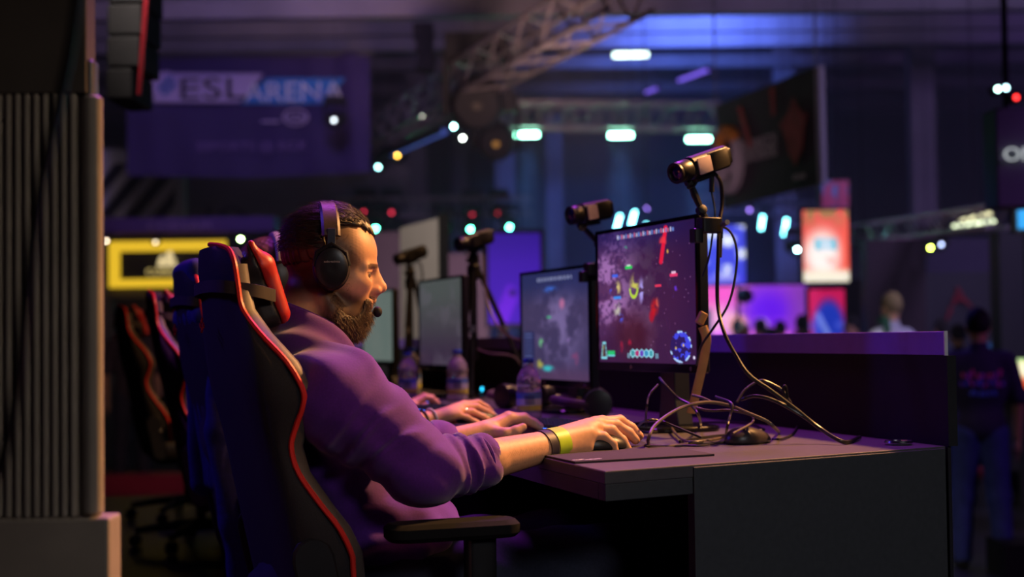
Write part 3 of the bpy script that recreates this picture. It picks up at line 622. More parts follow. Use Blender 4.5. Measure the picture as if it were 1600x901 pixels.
# tan strap behind the nearest monitor
t = thing('tan_strap', 'tan strap hanging behind the near edge of the nearest monitor', 'strap', P(1080, 640, 3.2))
sp = spline([P(1098, 510, 3.16), P(1104, 530, 3.16), P(1100, 560, 3.17), P(1091, 600, 3.18), P(1080, 645, 3.2)], 6)
MB().tube(sp, .010, 8, flat=.35).build('strap_band', mat('tan_leather', (.50, .26, .09), .5, bump=.2), t)
MB().rbox(P(1096, 497, 3.16), (.018, .014, .026), .004, rotm(ry=.5)).build('strap_buckle', mat('tan_leather', (.5, .26, .09), .5), t)
# headphones lying on the desk and other clutter behind the bottle
def headphones_flat(label, c, rz):
    t = thing('headphones', label, 'headphones', c, None, rot=rz)
    arc = [(.095*math.cos(a), .095*math.sin(a)+.02, .035+.012*math.sin(a)) for a in np.linspace(0, math.pi, 14)]
    MB().tube(arc, .011, 8, flat=1.2).build('headband', mat('brown_lit_padding', (.06, .04, .035), .5), t, local=True)  # warm brown light put into the headband's colour
    for s_ in (-1, 1):
        e = MB().lathe((s_*.085, -.005, .038), [(.02, -.022), (.038, -.018), (.041, 0), (.038, .014), (.025, .022)], 20, rotm(ry=math.pi/2)).build('ear_cup', M_black, t, local=True)
        MB().lathe((s_*.064, -.005, .038), [(.022, -.010), (.037, -.006), (.037, .006), (.022, .010)], 20, rotm(ry=math.pi/2)).build('ear_cushion', M_rubber, e, local=True)
    return t
p = on_desk(915, 652); headphones_flat('black headphones lying on the desk beneath the second monitor', (p[0]+.05, p[1]+.05, DT+.001), 1.2)
p = on_desk(790, 640); headphones_flat('black headphones lying on the desk left of the nearest bottle', (p[0]+.1, p[1]+.1, DT+.001), .4)
def led_box(label, px, py, dz_=0.0, size=(.09, .06, .035)):
    p = on_desk(px, py); t = thing('usb_hub', label, 'hub', (p[0]+.05, p[1]+.03, DT), 'small hubs with cyan lights', rot=.2)
    MB().rbox((0, 0, size[2]/2+.0005), size, .006).build('hub_box', M_black, t, local=True)
    MB().lathe((-size[0]/2-.0005, -.01, size[2]*.6), [(.007, -.001), (.008, 0), (.005, .003)], 12, rotm(ry=-math.pi/2)).build('status_light', glow('cyan_led', (.02, .55, .9), 4.0), t, local=True)
    return t
led_box('small black hub with cyan light, left of the nearest bottle', 752, 616)
led_box('small black hub with cyan light, right of the nearest bottle', 852, 634)
# ================================================================== GAMING CHAIRS
M_leather = mat('chair_leather', (.016, .014, .015), .42, noise=.15, scale=120, bump=.15)
M_fabric = mat('chair_fabric', (.014, .012, .014), .85, noise=.25, scale=400, bump=.2)
M_rim = mat('bolster_warm_lit', (.075, .055, .045), .5, noise=.12, scale=100, bump=.1)  # black leather with warm light put into its colour
M_red = mat('red_leather', (.46, .018, .016), .42, noise=.1, scale=80, bump=.1)
M_pipe = mat('red_piping', (.75, .03, .02), .45, noise=.05)
M_strapc = mat('strap_webbing', (.04, .03, .025), .8)
CZ = [.44, .50, .58, .608, .652, .697, .747, .79, .822, .864, .891, .935, .984, 1.026, 1.07, 1.105, 1.13, 1.14]
CR = np.interp(CZ, [.44, .63, .76, .89, 1.0, 1.14], [-.255, -.292, -.322, -.352, -.374, -.392])
CE = np.array([-.17, -.172, -.180, -.184, -.206, -.239, -.271, -.282, -.276, -.265, -.268, -.292, -.330, -.352, -.358, -.362, -.366, -.375])
CW = np.array([.235, .25, .262, .266, .27, .262, .25, .246, .252, .268, .27, .262, .225, .185, .172, .165, .135, .095])
def make_chair():
    t = thing('gaming_chair', 'x', 'chair', (0, 0, 0)); t['_b'] = [0, 0, 0]
    rings, rimR = [], {-1: [], 1: []}
    for z, r, e, w in zip(CZ, CR, CE, CW):
        m = r+.055; f = e+.0
        half = [(r, 0), (r+.002, w*.55), (r+.008, w*.86), (r+.022, w*.98), ((r+f)/2+.008, w*1.0), (f, w*.985), (f+.012, w*.955), (f+.010, w*.90), ((f+m)/2, w*.80), (m, w*.62), (m-.004, 0)]
        loop = [(x, -y) for x, y in half]+[(x, y) for x, y in half[-2:0:-1]]
        rings.append([np.array([x, y, z]) for x, y in loop])
    MB().loft(rings).build('backrest', M_fabric, t, local=True, angle=70)
    for s_ in (-1, 1):
        edge = [np.array([e, s_*w*1.0, z]) for z, e, w in zip(CZ, CE, CW)]
        if s_ < 0: full = edge+[np.array([CE[-1]-.004, 0, CZ[-1]+.008])]
        else: full = edge
        MB().tube(spline(full, 4), .0048, 6).build('piping', M_pipe, t, local=True, label='thin red piping')
        # bolster band before the piping; warm light on black leather painted as brown
        bolt = [[np.array([e+.002, s_*w*.992, z]), np.array([e+.016, s_*w*.985, z]), np.array([e+.024, s_*w*.93, z]), np.array([e+.012, s_*w*.88, z])] for z, e, w in zip(CZ[1:-2], CE[1:-2], CW[1:-2])]
        MB().loft(bolt).build('bolster', M_rim, t, local=True, angle=60, label='bolster edge with warm light painted in')
        MB().rbox((-.235, s_*.262, .535), (.072, .016, .21), .034, rotm(ry=-.22), axis=1).build('recline_cover', M_black, t, local=True)
        MB().lathe((-.222, s_*.271, .565), [(.006, -.002), (.006, .003), (.003, .005)], 10, rotm(rx=math.pi/2*-s_)).build('bolt', M_steel, t, local=True)
        a = MB().rbox((-.02, s_*.315, .645), (.235, .085, .030), .03).build('armrest_pad', mat('armrest_rubber', (.008, .008, .009), .85, bump=.1, spec=.15), t, local=True)
        MB().rbox((.03, s_*.315, .560), (.055, .035, .14), .012).build('armrest_post', M_black, a, local=True)
        MB().tube([np.array([.03, s_*.315, .50]), np.array([.03, s_*.29, .43]), np.array([.03, s_*.15, .40])], .018, 8).build('armrest_bracket', M_black, a, local=True)
        MB().rbox((.03, s_*.225, .475), (.48, .10, .11), .04, axis=0).build('seat_bolster', M_leather, t, local=True)
    MB().rbox((.03, 0, .455), (.52, .40, .10), .045, axis=0).build('seat', M_fabric, t, local=True)
    MB().rbox((.02, 0, .385), (.24, .20, .05), .02).build('tilt_mechanism', M_black, t, local=True)
    MB().tube([np.array([.0, -.1, .38]), np.array([.02, -.30, .375])], .007, 8).build('tilt_lever', M_black, t, local=True)
    MB().lathe((0, 0, 0), [(.024, .11), (.026, .26), (.016, .265), (.016, .37)], 14).build('gas_lift', M_black, t, local=True)
    MB().lathe((0, 0, .075), [(.05, 0), (.055, .03), (.035, .055)], 14).build('base_hub', M_black, t, local=True)
    for k in range(5):
        a = math.radians(72*k+20); d = np.array([math.cos(a), math.sin(a), 0])
        l = MB().tube([d*.03+[0, 0, .105], d*.17+[0, 0, .095], d*.31+[0, 0, .075]], [.026, .021, .016], 8, flat=1.25).build('base_leg', M_black, t, local=True)
        c = d*.31; n = np.array([-d[1], d[0], 0]); R = np.stack([d, np.array([0, 0, 1.]), np.cross(d, [0, 0, 1.])], 1)
        m = MB()
        for o_ in (-.014, .014): m.lathe(c+n*o_+np.array([0, 0, .03]), [(.024, -.009), (.029, -.006), (.029, .006), (.024, .009)], 14, R)
        m.build('caster', M_rubber, l, local=True)
    # neck pillow: black core, red front, strapped round the headrest
    for nm, sg, m_ in (('pillow_core', 1, M_leather), ('pillow_front', -1, M_red)):
        s_ = SDF((-.40, -.17, .93), (-.18, .17, 1.17), .004); Rr = rotm(ry=-.30)
        s_.rb((-.302, 0, 1.058), (.036, .128, .066), .020, .01, Rr).cap((-.314, -.112, 1.105), (-.326, -.118, 1.142), .020, .008, .02).cap((-.314, .112, 1.105), (-.326, .118, 1.142), .020, .008, .02)
        s_.cut((-.296, 0, 1.062), Rr@np.array([sg*1.0, 0, .10*sg]), .004); V, Q = s_.mesh(); mesh_obj(nm, V, Q, m_, t, np.zeros(3))
    sp = [(-.288, -.142, 1.05), (-.33, -.172, 1.058), (-.385, -.15, 1.066), (-.392, 0, 1.07), (-.385, .15, 1.066), (-.33, .172, 1.058), (-.288, .142, 1.05)]
    rs = [[np.array(p)+np.array([0, 0, dz]) for dz in (-.011, .011)]+[np.array(p)*np.array([.99, .97, 1])+np.array([0, 0, dz]) for dz in (.011, -.011)] for p in spline(sp, 4)]
    MB().loft(rs).build('pillow_strap', M_strapc, t, local=True)
    bd = MB()
    for k, (dx, dz) in enumerate([(-.011, 0), (0, .006), (.011, 0), (0, -.006)]): bd.box((-.397+0.0, -.02+dx*1.6, 1.0+dz*1.5), (.003, .012, .005), rotm(rx=.5*(-1)**k))
    bd.build('crest', M_pipe, t, local=True, label='small red crest on the back')
    return t
chair0 = make_chair()
def place_chair(x, y, rz, label, first=False):
    o = chair0 if first else copy_tree(chair0)
    o.location = (x, y, S); o.rotation_euler = (0, 0, rz); o['label'] = label; o['group'] = 'black and red gaming chairs'; return o
place_chair(.80, 2.72, 0.0, 'black gaming chair with red piping, the bearded player leans against it', True)
place_chair(.87, 3.62, 0.0, 'black gaming chair under the blue jacket, just behind the nearest chair')
place_chair(1.02, 4.50, 0.0, 'black gaming chair of the third player, hidden behind the nearest chair')
place_chair(.965, 5.10, -0.10, 'black gaming chair with red piping, left of the blue jacket')
place_chair(1.06, 7.15, 0.0, 'farthest gaming chair, its red pillow showing beside the ribbed column')
place_chair(1.16, 8.3, 0.0, 'gaming chair at the far end of the row, mostly hidden')

# blue jacket hanging over the second chair
M_jacket = mat('blue_jacket', (.022, .024, .17), .85, noise=.2, scale=90, bump=.25)
t = thing('jacket', 'dark blue jacket draped over the back of the second chair', 'jacket', (.44, 3.62, S+.55))
JX = .045
s_ = SDF((.40, 3.30, 1.08), (.70, 3.98, 1.84), .006)
for y in np.linspace(3.48, 3.78, 9): s_.cap((.470+JX, y, 1.735), (.545+JX, y, 1.25), .016, .018, .03)
s_.cap((.465+JX, 3.50, 1.772), (.465+JX, 3.74, 1.772), .026, .026, .03).cap((.475+JX, 3.46, 1.66), (.475+JX, 3.80, 1.66), .024, .024, .03)
s_.cap((.515+JX, 3.42, 1.56), (.55+JX, 3.40, 1.26), .028, .032, .03); s_.cap((.51+JX, 3.83, 1.60), (.53+JX, 3.84, 1.24), .028, .03, .03)
s_.disp(lambda X, Y, Z: .005*np.sin(Y*85+np.sin(Z*9)*1.3)*np.clip((1.78-Z)*3, 0, 1)+.0012*np.sin(Z*40+Y*25))
V, Q = s_.mesh(); mesh_obj('jacket_body', V, Q, M_jacket, t)
s_ = SDF((.42, 3.28, .95), (.70, 3.52, 1.66), .006)
s_.chain([(.51+JX, 3.43, 1.60), (.505+JX, 3.41, 1.40), (.535+JX, 3.40, 1.18), (.55+JX, 3.40, 1.05)], [.030, .034, .032, .030], .02)
s_.disp(lambda X, Y, Z: .0022*np.sin(Z*50+X*40+2*np.sin(Y*40)))
V, Q = s_.mesh(); mesh_obj('jacket_sleeve', V, Q, M_jacket, t)
# ================================================================== BEARDED PLAYER
M_skin = mat('skin', (1, 1, 1), .52, attr=True, noise=.06, scale=120, bump=.06)
M_skin.node_tree.nodes['Principled BSDF'].inputs['Subsurface Weight'].default_value = 0.0
SK = np.array([.64, .35, .20])
def hand_sdf(s_, wrist, fingers, thumb, k=.010, wr=.024, tips=None, pr=.0135):
    for f in fingers: s_.cap(wrist, f[0], wr*.62, pr, k)
    for i in range(len(fingers)-1): s_.cap(fingers[i][0], fingers[i+1][0], pr*.8, pr*.8, .006)
    for f, r in zip(fingers, (.0105, .0108, .0102, .0090)):
        r = r*pr/.0135; s_.chain([np.array(p) for p in f], [r*1.12, r*1.0, r*.90, r*.78][:len(f)], .0045)
    s_.chain([np.array(p) for p in thumb], [.017*pr/.0135, .0125*pr/.0135, .0105*pr/.0135, .009*pr/.0135][:len(thumb)], .007)
HC = np.array([.646, 2.72, 1.734])
def hl(x, y, z): return HC+np.array([x, y, z])/1000.0
HR = rotm(rz=math.radians(-11)); HSC = np.array([.955, 1, 1])
def rot_head(o):
    off = np.array(o['_b']); n = len(o.data.vertices); a = np.empty(n*3, np.float32); o.data.vertices.foreach_get('co', a)
    a = a.reshape(-1, 3)+off-HC; lowz = np.clip((a[:, 2]+.20)/.08, 0, 1)[:, None]
    b = (a*HSC)@HR.T; a = a+(b-a)*lowz; o.data.vertices.foreach_set('co', (a+HC-off).astype(np.float32).ravel()); o.data.update()
man = thing('person', 'bearded person in a purple sweatshirt and headset, playing at the nearest monitor', 'person', (.72, 2.72, S))
# ---- head
hd = SDF(HC-[.20, .13, .28], HC+[.13, .13, .14], .0026)
mm_ = lambda *a: np.array(a)/1000.0
hd.ell(hl(-3, 0, 34), mm_(90, 76, 77), .01).ell(hl(32, 0, 28), mm_(57, 64, 52), .02)
hd.ell(hl(26, 0, -38), mm_(52, 59, 66), .02).ell(hl(24, 0, -84), mm_(46, 52, 38), .02).ell(hl(54, 0, -104), mm_(20, 25, 19), .015)
for s in (-1, 1):
    hd.cap(hl(-12, 56*s, -58), hl(-2, 52*s, -80), .016, .017, .02).cap(hl(-2, 52*s, -80), hl(48, 22*s, -104), .018, .016, .02)
    hd.cap(hl(66, 46*s, 3), hl(84, 12*s, 4), .0085, .0090, .010)
    hd.ell(hl(52, 43*s, -27), mm_(24, 15, 14), .03)
hd.cap(hl(85, 0, 0), hl(100, 0, -31), .0078, .0092, .008).ell(hl(102, 0, -36), mm_(9.4, 9.8, 8.6), .006)
hd.cap(hl(72, 0, 6), hl(80, 0, -38), .015, .016, .012).cap(hl(78, 0, -4), hl(88, 0, -36), .010, .012, .008)
for s in (-1, 1): hd.ell(hl(89, 12.5*s, -41), mm_(11, 7, 7.5), .005)
for s in (-1, 1): hd.ell(hl(83, 36*s, -11), mm_(17, 18, 10), .009, mode='s')
for s in (-1, 1):
    hd.ell(hl(64.5, 33*s, -11), mm_(11.5, 13, 11.5), .003)
    hd.cap(hl(64, 48*s, -8), hl(78, 26*s, -5.5), .0036, .0036, .003); hd.cap(hl(64, 46*s, -18), hl(77, 26*s, -18), .0030, .0030, .003)
hd.cap(hl(76, -20, -63), hl(76, 20, -63), .0065, .0065, .006).cap(hl(75, -17, -73), hl(75, 17, -73), .0075, .0075, .006).cap(hl(83, 0, -46), hl(83, 0, -60), .008, .007, .01)
hd.cap(hl(86, -24, -68), hl(86, 24, -68), .0028, .0028, .003, mode='s')
for s in (-1, 1): hd.ell(hl(-2, 77*s, -12), mm_(17, 8, 31), .006)
hd.cap(hl(-36, 0, -55), hl(-72, 0, -170), .057, .066, .02).cap(hl(-10, 0, -75), hl(-35, 0, -160), .046, .056, .02)
hd.cap(hl(-28, 0, -115), hl(-14, 0, -168), .044, .050, .02)
hd.ell(hl(-95, 0, -215), mm_(95, 150, 60), .04)
V, Q = hd.mesh(); R = (V-HC)*1000; x, y, z = R.T; ay = np.abs(y)
c = np.tile(SK, (len(V), 1)); nz_ = (np.sin(x*.9)+np.sin(y*1.1+z*.7)+np.sin(z*1.3-x*.4))/3
def mixc(col, a): 
    global c
    a = np.clip(a, 0, 1)[:, None]; c = c*(1-a)+np.array(col)*a
mixc((.66, .25, .16), .45*np.exp(-(((x-97)/14)**2+((z+38)/12)**2))); mixc((.66, .27, .18), .30*np.exp(-(((x-58)/22)**2+((z+34)/20)**2)))
fade = ss(30, -6, x-.2*z+.1*nz_*20)*ss(-74, -34, z)      # clipped hair on sides and back, with nape shade painted in
mixc((.022, .014, .011), .97*fade*ss(90, 40, x)); mixc((.085, .042, .022), .86*ss(70, 36, x+.12*(z-20)+4*nz_)*ss(-30, 14, z)*(ay > 35))
beard = ss(8, -16, z-(-34-.42*np.maximum(0, x-18)))*ss(-30, -8, x)*ss(-150, -138, z)
mixc((.040, .020, .011), .93*beard*ss(.0, .3, 1-np.exp(-(((x-76)/9)**2+((z+68)/9)**2+(y/24)**2))))
mixc((.55, .20, .16), np.exp(-(((x-80)/8)**2+((z+68)/8)**2+(y/18)**2))*1.2)
mixc((.03, .017, .012), (((np.abs(z-3-.06*(45-ay)) < 4.6) & (ay > 12) & (ay < 54) & (x > 54)))*.85)
mixc((.03, .015, .012), (((np.abs(z+8.2) < 2.0) & (ay > 22) & (ay < 50) & (x > 58)))*.9)
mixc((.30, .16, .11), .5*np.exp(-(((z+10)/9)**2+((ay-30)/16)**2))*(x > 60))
_a = V-HC; _l = np.clip((_a[:, 2]+.20)/.08, 0, 1)[:, None]; V_head = HC+_a+(((_a*HSC)@HR.T)-_a)*_l
head_part = (V_head, Q, c)
# ---- right forearm and hand
W = PY(866, 694, 2.575)
rh = SDF((.68, 2.38, 1.30), (1.30, 2.74, 1.50), .0026)
E_ = PY(668, 740, 2.455)
rh.cap(E_, E_+(W-E_)*.45, .036, .037, .01).cap(E_+(W-E_)*.45, W, .037, .0280, .01)
FR = [[PY(940, 660, 2.655), PY(968, 657, 2.665), PY(986, 668, 2.665), PY(999, 681, 2.662)],
      [PY(934, 663, 2.633), PY(962, 664, 2.640), PY(982, 676, 2.640), PY(993, 687, 2.638)],
      [PY(928, 669, 2.610), PY(955, 672, 2.613), PY(972, 688, 2.612), PY(980, 700, 2.610)],
      [PY(920, 679, 2.590), PY(943, 682, 2.590), PY(957, 693, 2.588), PY(961, 704, 2.586)]]
hand_sdf(rh, W, FR, [PY(885, 694, 2.60), PY(915, 698, 2.665), PY(940, 699, 2.69), PY(966, 698, 2.695)], .016, .034, pr=.0145)
rh.cap(PY(884, 701, 2.58), PY(914, 698, 2.59), .019, .017, .015).cap(PY(880, 686, 2.60), PY(922, 674, 2.62), .022, .018, .015)
V2, Q2 = rh.mesh(); c2 = np.tile(SK, (len(V2), 1)); 
def nails(c_, V_, tips, col, r=.0072, up_=.5):
    for tp, dr in tips:
        d_ = V_-tp; a = (np.linalg.norm(d_, axis=1) < r) & (d_[:, 2] > -.001); c_[a] = col
    return c_
c2 = nails(c2, V2, [(np.array(f[3])+nrm(np.array(f[3])-np.array(f[2]))*.003+[0, 0, .0045], 0) for f in FR], (.70, .45, .35), .0058)
hairy = (np.sin(V2[:, 0]*700+V2[:, 2]*500)*np.sin(V2[:, 1]*900+V2[:, 0]*300) > .55) & (V2[:, 0] < W[0]-.02); c2[hairy] *= .82
# ---- left forearm and hand
lh = SDF((.70, 2.84, 1.30), (1.26, 3.12, 1.50), .003)
LW = PY(758, 676, 2.945); LE = np.array([.79, 2.98, 1.345]); lh.cap(LE, LW, .036, .026, .01)
FL = [[PY(796, 654, 2.955), PY(818, 654, 2.955), PY(832, 661, 2.957), PY(842, 667, 2.96)], [PY(795, 652, 2.98), PY(819, 652, 2.985), PY(834, 660, 2.985), PY(844, 666, 2.985)], [PY(793, 653, 3.005), PY(815, 653, 3.01), PY(829, 660, 3.01), PY(838, 666, 3.01)], [PY(788, 656, 3.028), PY(806, 656, 3.033), PY(818, 662, 3.033), PY(826, 667, 3.033)]]
hand_sdf(lh, LW, FL, [PY(770, 676, 2.93), PY(790, 678, 2.905), PY(806, 673, 2.90), PY(817, 667, 2.90)], .012, .028)
V3, Q3 = lh.mesh(); c3 = np.tile(SK, (len(V3), 1))
# ---- rough torso and legs under the clothes
tr = SDF((.42, 2.40, .62), (1.30, 3.05, 1.66), .014)
tr.ell((.60, 2.72, 1.40), (.10, .165, .17), .04).ell((.66, 2.72, 1.22), (.11, .15, .14), .04).cap((.585, 2.54, 1.50), (.585, 2.90, 1.50), .045, .045, .03).cap((.59, 2.72, 1.50), (.60, 2.72, 1.62), .05, .05, .03)
for y0_, e in ((2.52, E_), (2.92, LE)): tr.cap((.60, y0_, 1.49), e, .045, .036, .02)
for y0_ in (2.62, 2.82): tr.chain([(.70, y0_, 1.13), (1.12, y0_-.01, 1.14), (1.09, y0_-.01, .72)], [.07, .05, .035], .02)
V4, Q4 = tr.mesh(); c4 = np.tile(SK, (len(V4), 1))
V_, Q_ = join_meshes([(head_part[0], head_part[1]), (V2, Q2), (V3, Q3), (V4, Q4)])
mesh_obj('body', V_, Q_, M_skin, man, col=np.concatenate([head_part[2], c2, c3, c4]))
# eye
e = MB()
for s in (-1, 1): e.lathe(hl(68.4, 34.5*s, -12.2), [(.001, -.009), (.0065, -.007), (.009, 0), (.0065, .007), (.001, .009)], 14, rotm(ry=math.pi/2))
e.build('eyes', mat('eye_white', (.20, .17, .155), .2), man)
e = MB()
for s in (-1, 1): e.lathe(hl(76.6, 33.5*s, -12.4), [(.0042, -.001), (.0036, .0006), (.001, .001)], 12, rotm(ry=math.pi/2))
e.build('irises', mat('iris', (.03, .02, .015), .1), man)
# ---- hair: cropped top combed back, plus fine strands
M_hair = mat('brown_hair', (.030, .017, .011), .42, noise=.5, scale=60, bump=.6, stretch=(.25, 1, 1))
hs_ = SDF(HC-[.13, .12, .06], HC+[.12, .12, .15], .0028)
hs_.ell(hl(-4, 0, 36), mm_(93, 78, 80), .01).ell(hl(34, 0, 48), mm_(54, 60, 40), .015).ell(hl(0, 0, 70), mm_(76, 62, 47), .02)
hs_.cut(hl(-40, 0, 10), (.10, 0, -1), .006)
_X, _Y, _Z = hs_.g((slice(None),)*3); _x = (_X-HC[0])*1000; _z = (_Z-HC[2])*1000
hs_.put((slice(None),)*3, (np.maximum(-10-_x, _z-(77-np.maximum(0, _x-58)*.55))/1000*.8+0*_Y).astype(np.float32), .006, 's')
hs_.disp(lambda X, Y, Z: .0011*np.sin(Y*520+np.sin(X*60)*2)+.0006*np.sin(Y*1100+X*90))
Vh, Qh = hs_.mesh(); hair = mesh_obj('hair', Vh, Qh, M_hair, man)
Nh = vnormals(Vh, Qh)
def pick(Vx, Nx, cond, n):
    i = np.where(cond)[0]; i = RNG.choice(i, n); return Vx[i]+RNG.normal(0, .0012, (n, 3)), Nx[i]
rel = (Vh-HC)*1000
p0, n0 = pick(Vh, Nh, ((rel[:, 2] > 84) | ((rel[:, 2] > 20) & (rel[:, 0] < -14))) & (Nh[:, 2] > .0), 5200)
back = np.tile(np.array([-1.0, 0, .05]), (len(p0), 1))+RNG.normal(0, .22, (len(p0), 3)); back -= n0*np.sum(back*n0, 1, keepdims=True)
V5, Q5 = strands(p0-n0*.001, n0*.5+back*.6, back*.95+n0*.10, RNG.uniform(.014, .034, len(p0)), .0007)
o = mesh_obj('hair_strands', V5, Q5, M_hair, man); o['kind'] = 'stuff'
# ---- beard
M_beard = mat('brown_beard', (.034, .017, .010), .55, noise=.4, scale=90, bump=.6)
bs = SDF(HC-[.06, .10, .16], HC+[.12, .10, -.02], .0026)
bs.ell(hl(39, 0, -99), mm_(37, 46, 36), .012)
for s in (-1, 1): bs.cap(hl(4, 58*s, -56), hl(-2, 56*s, -74), .007, .012, .02); bs.cap(hl(-2, 56*s, -74), hl(12, 50*s, -98), .012, .016, .02); bs.cap(hl(12, 50*s, -98), hl(36, 34*s, -108), .017, .020, .02); bs.cap(hl(79, 4*s, -55), hl(66, 27*s, -66), .0062, .006, .008); bs.cap(hl(66, 27*s, -66), hl(58, 30*s, -88), .008, .010, .012)
bs.ell(hl(70, 0, -88), mm_(13, 20, 9), .01)
bs.ell(hl(92, 0, -69), mm_(20, 17, 5.5), .005, mode='s')
bs.disp(lambda X, Y, Z: .0016*np.sin(X*420+Z*260)*np.sin(Y*460+Z*300)+.0010*np.sin(X*900-Z*700+Y*500))
Vb, Qb = bs.mesh(); mesh_obj('beard', Vb, Qb, M_beard, man); Nb = vnormals(Vb, Qb)
p0, n0 = pick(Vb, Nb, Nb[:, 2] < .9, 6500); rl = (p0-HC)*1000
dn = np.tile(np.array([.25, 0, -.9]), (len(p0), 1))+RNG.normal(0, .28, (len(p0), 3))
V5, Q5 = strands(p0, n0*.8+dn*.3, n0*.35+dn*.8, RNG.uniform(.005, .013, len(p0)), .00042, 2)
M_beard2 = mat('ginger_beard', (.075, .034, .014), .5, noise=.4, scale=200)
o = mesh_obj('beard_strands', V5, Q5, M_beard2, man); o['kind'] = 'stuff'
# temple and sideburn stubble
cond = (R[:, 0] > 2) & (R[:, 0] < 62-.45*(R[:, 2]-10)) & (R[:, 2] > -60) & (R[:, 2] < 62) & (ay > 44) & (R[:, 0] < 40+.0*R[:, 2])
Nm = vnormals(V, Q); p0, n0 = pick(V, Nm, cond, 1800); dn = np.tile(np.array([-.5, 0, -.6]), (len(p0), 1))+RNG.normal(0, .25, (len(p0), 3))
V5, Q5 = strands(p0, n0*.3+dn*.6, n0*.12+dn, RNG.uniform(.002, .006, len(p0)), .00022, 2); o = mesh_obj('sideburn_stubble', V5, Q5, M_beard2, man); o['kind'] = 'stuff'
# ---- sweatshirt
M_sweat = mat('purple_sweatshirt', (.085, .006, .225), .85, noise=.12, scale=260, bump=.12)
M_sweat.node_tree.nodes['Principled BSDF'].inputs['Sheen Weight'].default_value = .25
sw = SDF((.40, 2.34, 1.04), (1.10, 3.12, 1.70), .0048)
sw.ell((.628, 2.72, 1.41), (.118, .205, .185), .05).ell((.690, 2.72, 1.23), (.130, .185, .165), .05).ell((.755, 2.69, 1.245), (.125, .165, .085), .04)
sw.cap((.582, 2.555, 1.525), (.582, 2.885, 1.525), .068, .068, .05)
sw.cap((.575, 2.72, 1.54), (.600, 2.72, 1.655), .098, .070, .05).cap((.59, 2.64, 1.56), (.59, 2.80, 1.56), .075, .075, .04)
sw.cut(np.array([.612, 2.72, 1.636]), (.42, 0, .90), .006)
CU = E_+(W-E_)*.37
A = np.array([.607, 2.505, 1.498])
def ufolds(t, X, Y, Z):
    ph = 15*t+20*X-22*Z+1.6*np.sin(Y*22+Z*14)+1.1*np.sin(X*31); g = (.3+.7*np.sin(np.pi*np.clip(t, 0, 1)))*(.55+.45*np.sin(Y*37+Z*21+X*13))
    return -.0075*g*np.sin(ph)-.0022*g*np.sin(2.3*ph+Y*40)
sw.cap(A, E_+[0, 0, .006], .088, .062, .03, fn=ufolds)
def folds(t, X, Y, Z):
    f = np.clip((t-.15)*2.2, 0, 1); ph = 27*t+.9*np.sin(Y*30+Z*40)+.5*np.sin(Z*50)
    return -.0055*f*np.sin(ph)-.0015*f*np.sin(1.7*ph+X*40+Z*40)
sw.cap(E_+[-.02, 0, .006], CU, .060, .047, .022, fn=folds)
sw.cap(np.array([.607, 2.935, 1.495]), LE, .084, .06, .03).cap(LE, LE+(LW-LE)*.6, .058, .046, .02, fn=folds)
ba = CU-E_; sw.cap(CU-ba*.04, CU+ba*.012, .049, .047, .004)
def wr_(X, Y, Z):
    # drapery: diagonal pulls from the shoulder, bunching at the waist
    q = (X-.60)*.8+(Z-1.5); a1 = np.clip((1.50-Z)*6, 0, 1)*np.clip((Z-1.30)*8, 0, 1)
    d = .0065*a1*np.sin(80*(Z+.9*X)+2.2*np.sin(Y*16)+np.sin(X*30))
    a2 = np.clip((1.32-Z)*9, 0, 1); d = d+.0105*a2*np.sin(70*Z-26*X+2.0*np.sin(Y*14+X*12))+.004*a2*np.sin(90*X+50*Y+40*Z)
    d = d+.0050*np.sin(58*X+40*Z+30*Y+1.5*np.sin(Y*22))*np.clip((Z-1.46)*8, 0, 1)
    return d
sw.disp(wr_); sw.cap(CU+ba*.05, CU+ba*.30, .039, .037, .002, mode='s')
sw.cut(np.array([.60, 2.72, 1.085]), (0, 0, -1), .01)
V, Q = sw.mesh(); swo = mesh_obj('sweatshirt', V, Q, M_sweat, man)
cc, uu = CU+ba*.004, nrm(ba); a1 = nrm(np.cross(uu, [0, 0, 1])); a2 = np.cross(uu, a1)
MB().tube([cc+.0465*(math.cos(a)*a1+math.sin(a)*a2*1.0) for a in np.linspace(0, 2*math.pi, 29)], .0042, 6, cap=False).build('sleeve_cuff', M_sweat, swo)
# collar rib
nn = nrm([.42, 0, .90]); a1 = nrm(np.cross(nn, [0, 1, 0])); 
ring = [np.array([.604, 2.72, 1.640])+.079*math.cos(a)*a1+.071*math.sin(a)*np.array([0, 1, 0])+nn*(-.001) for a in np.linspace(0, 2*math.pi, 41)]
MB().tube(ring, .0085, 8, cap=False).build('collar', M_sweat, swo)
# ---- trousers and shoes
M_jean = mat('navy_trousers', (.018, .020, .045), .8, noise=.2, scale=200, bump=.15)
tq = SDF((.42, 2.44, .66), (1.32, 3.0, 1.30), .011)
tq.ell((.66, 2.72, 1.15), (.17, .19, .075), .03)
for y0_ in (2.61, 2.83): tq.chain([(.70, y0_, 1.155), (1.13, y0_-.01, 1.165), (1.10, y0_-.01, .74)], [.092, .074, .055], .03)
tq.disp(lambda X, Y, Z: .004*np.sin(50*X+40*Z+3*np.sin(Y*20)))
V, Q = tq.mesh(); mesh_obj('trousers', V, Q, M_jean, man)
for y0_ in (2.60, 2.82):
    q = SDF((.98, y0_-.08, .62), (1.36, y0_+.08, .78), .007); q.ell((1.10, y0_, .68), (.075, .045, .05), .01).ell((1.21, y0_, .665), (.10, .046, .035), .02).cut((0, 0, S+.002), (0, 0, -1), .004)
    V, Q = q.mesh(); mesh_obj('shoe', V, Q, M_blackm, man)
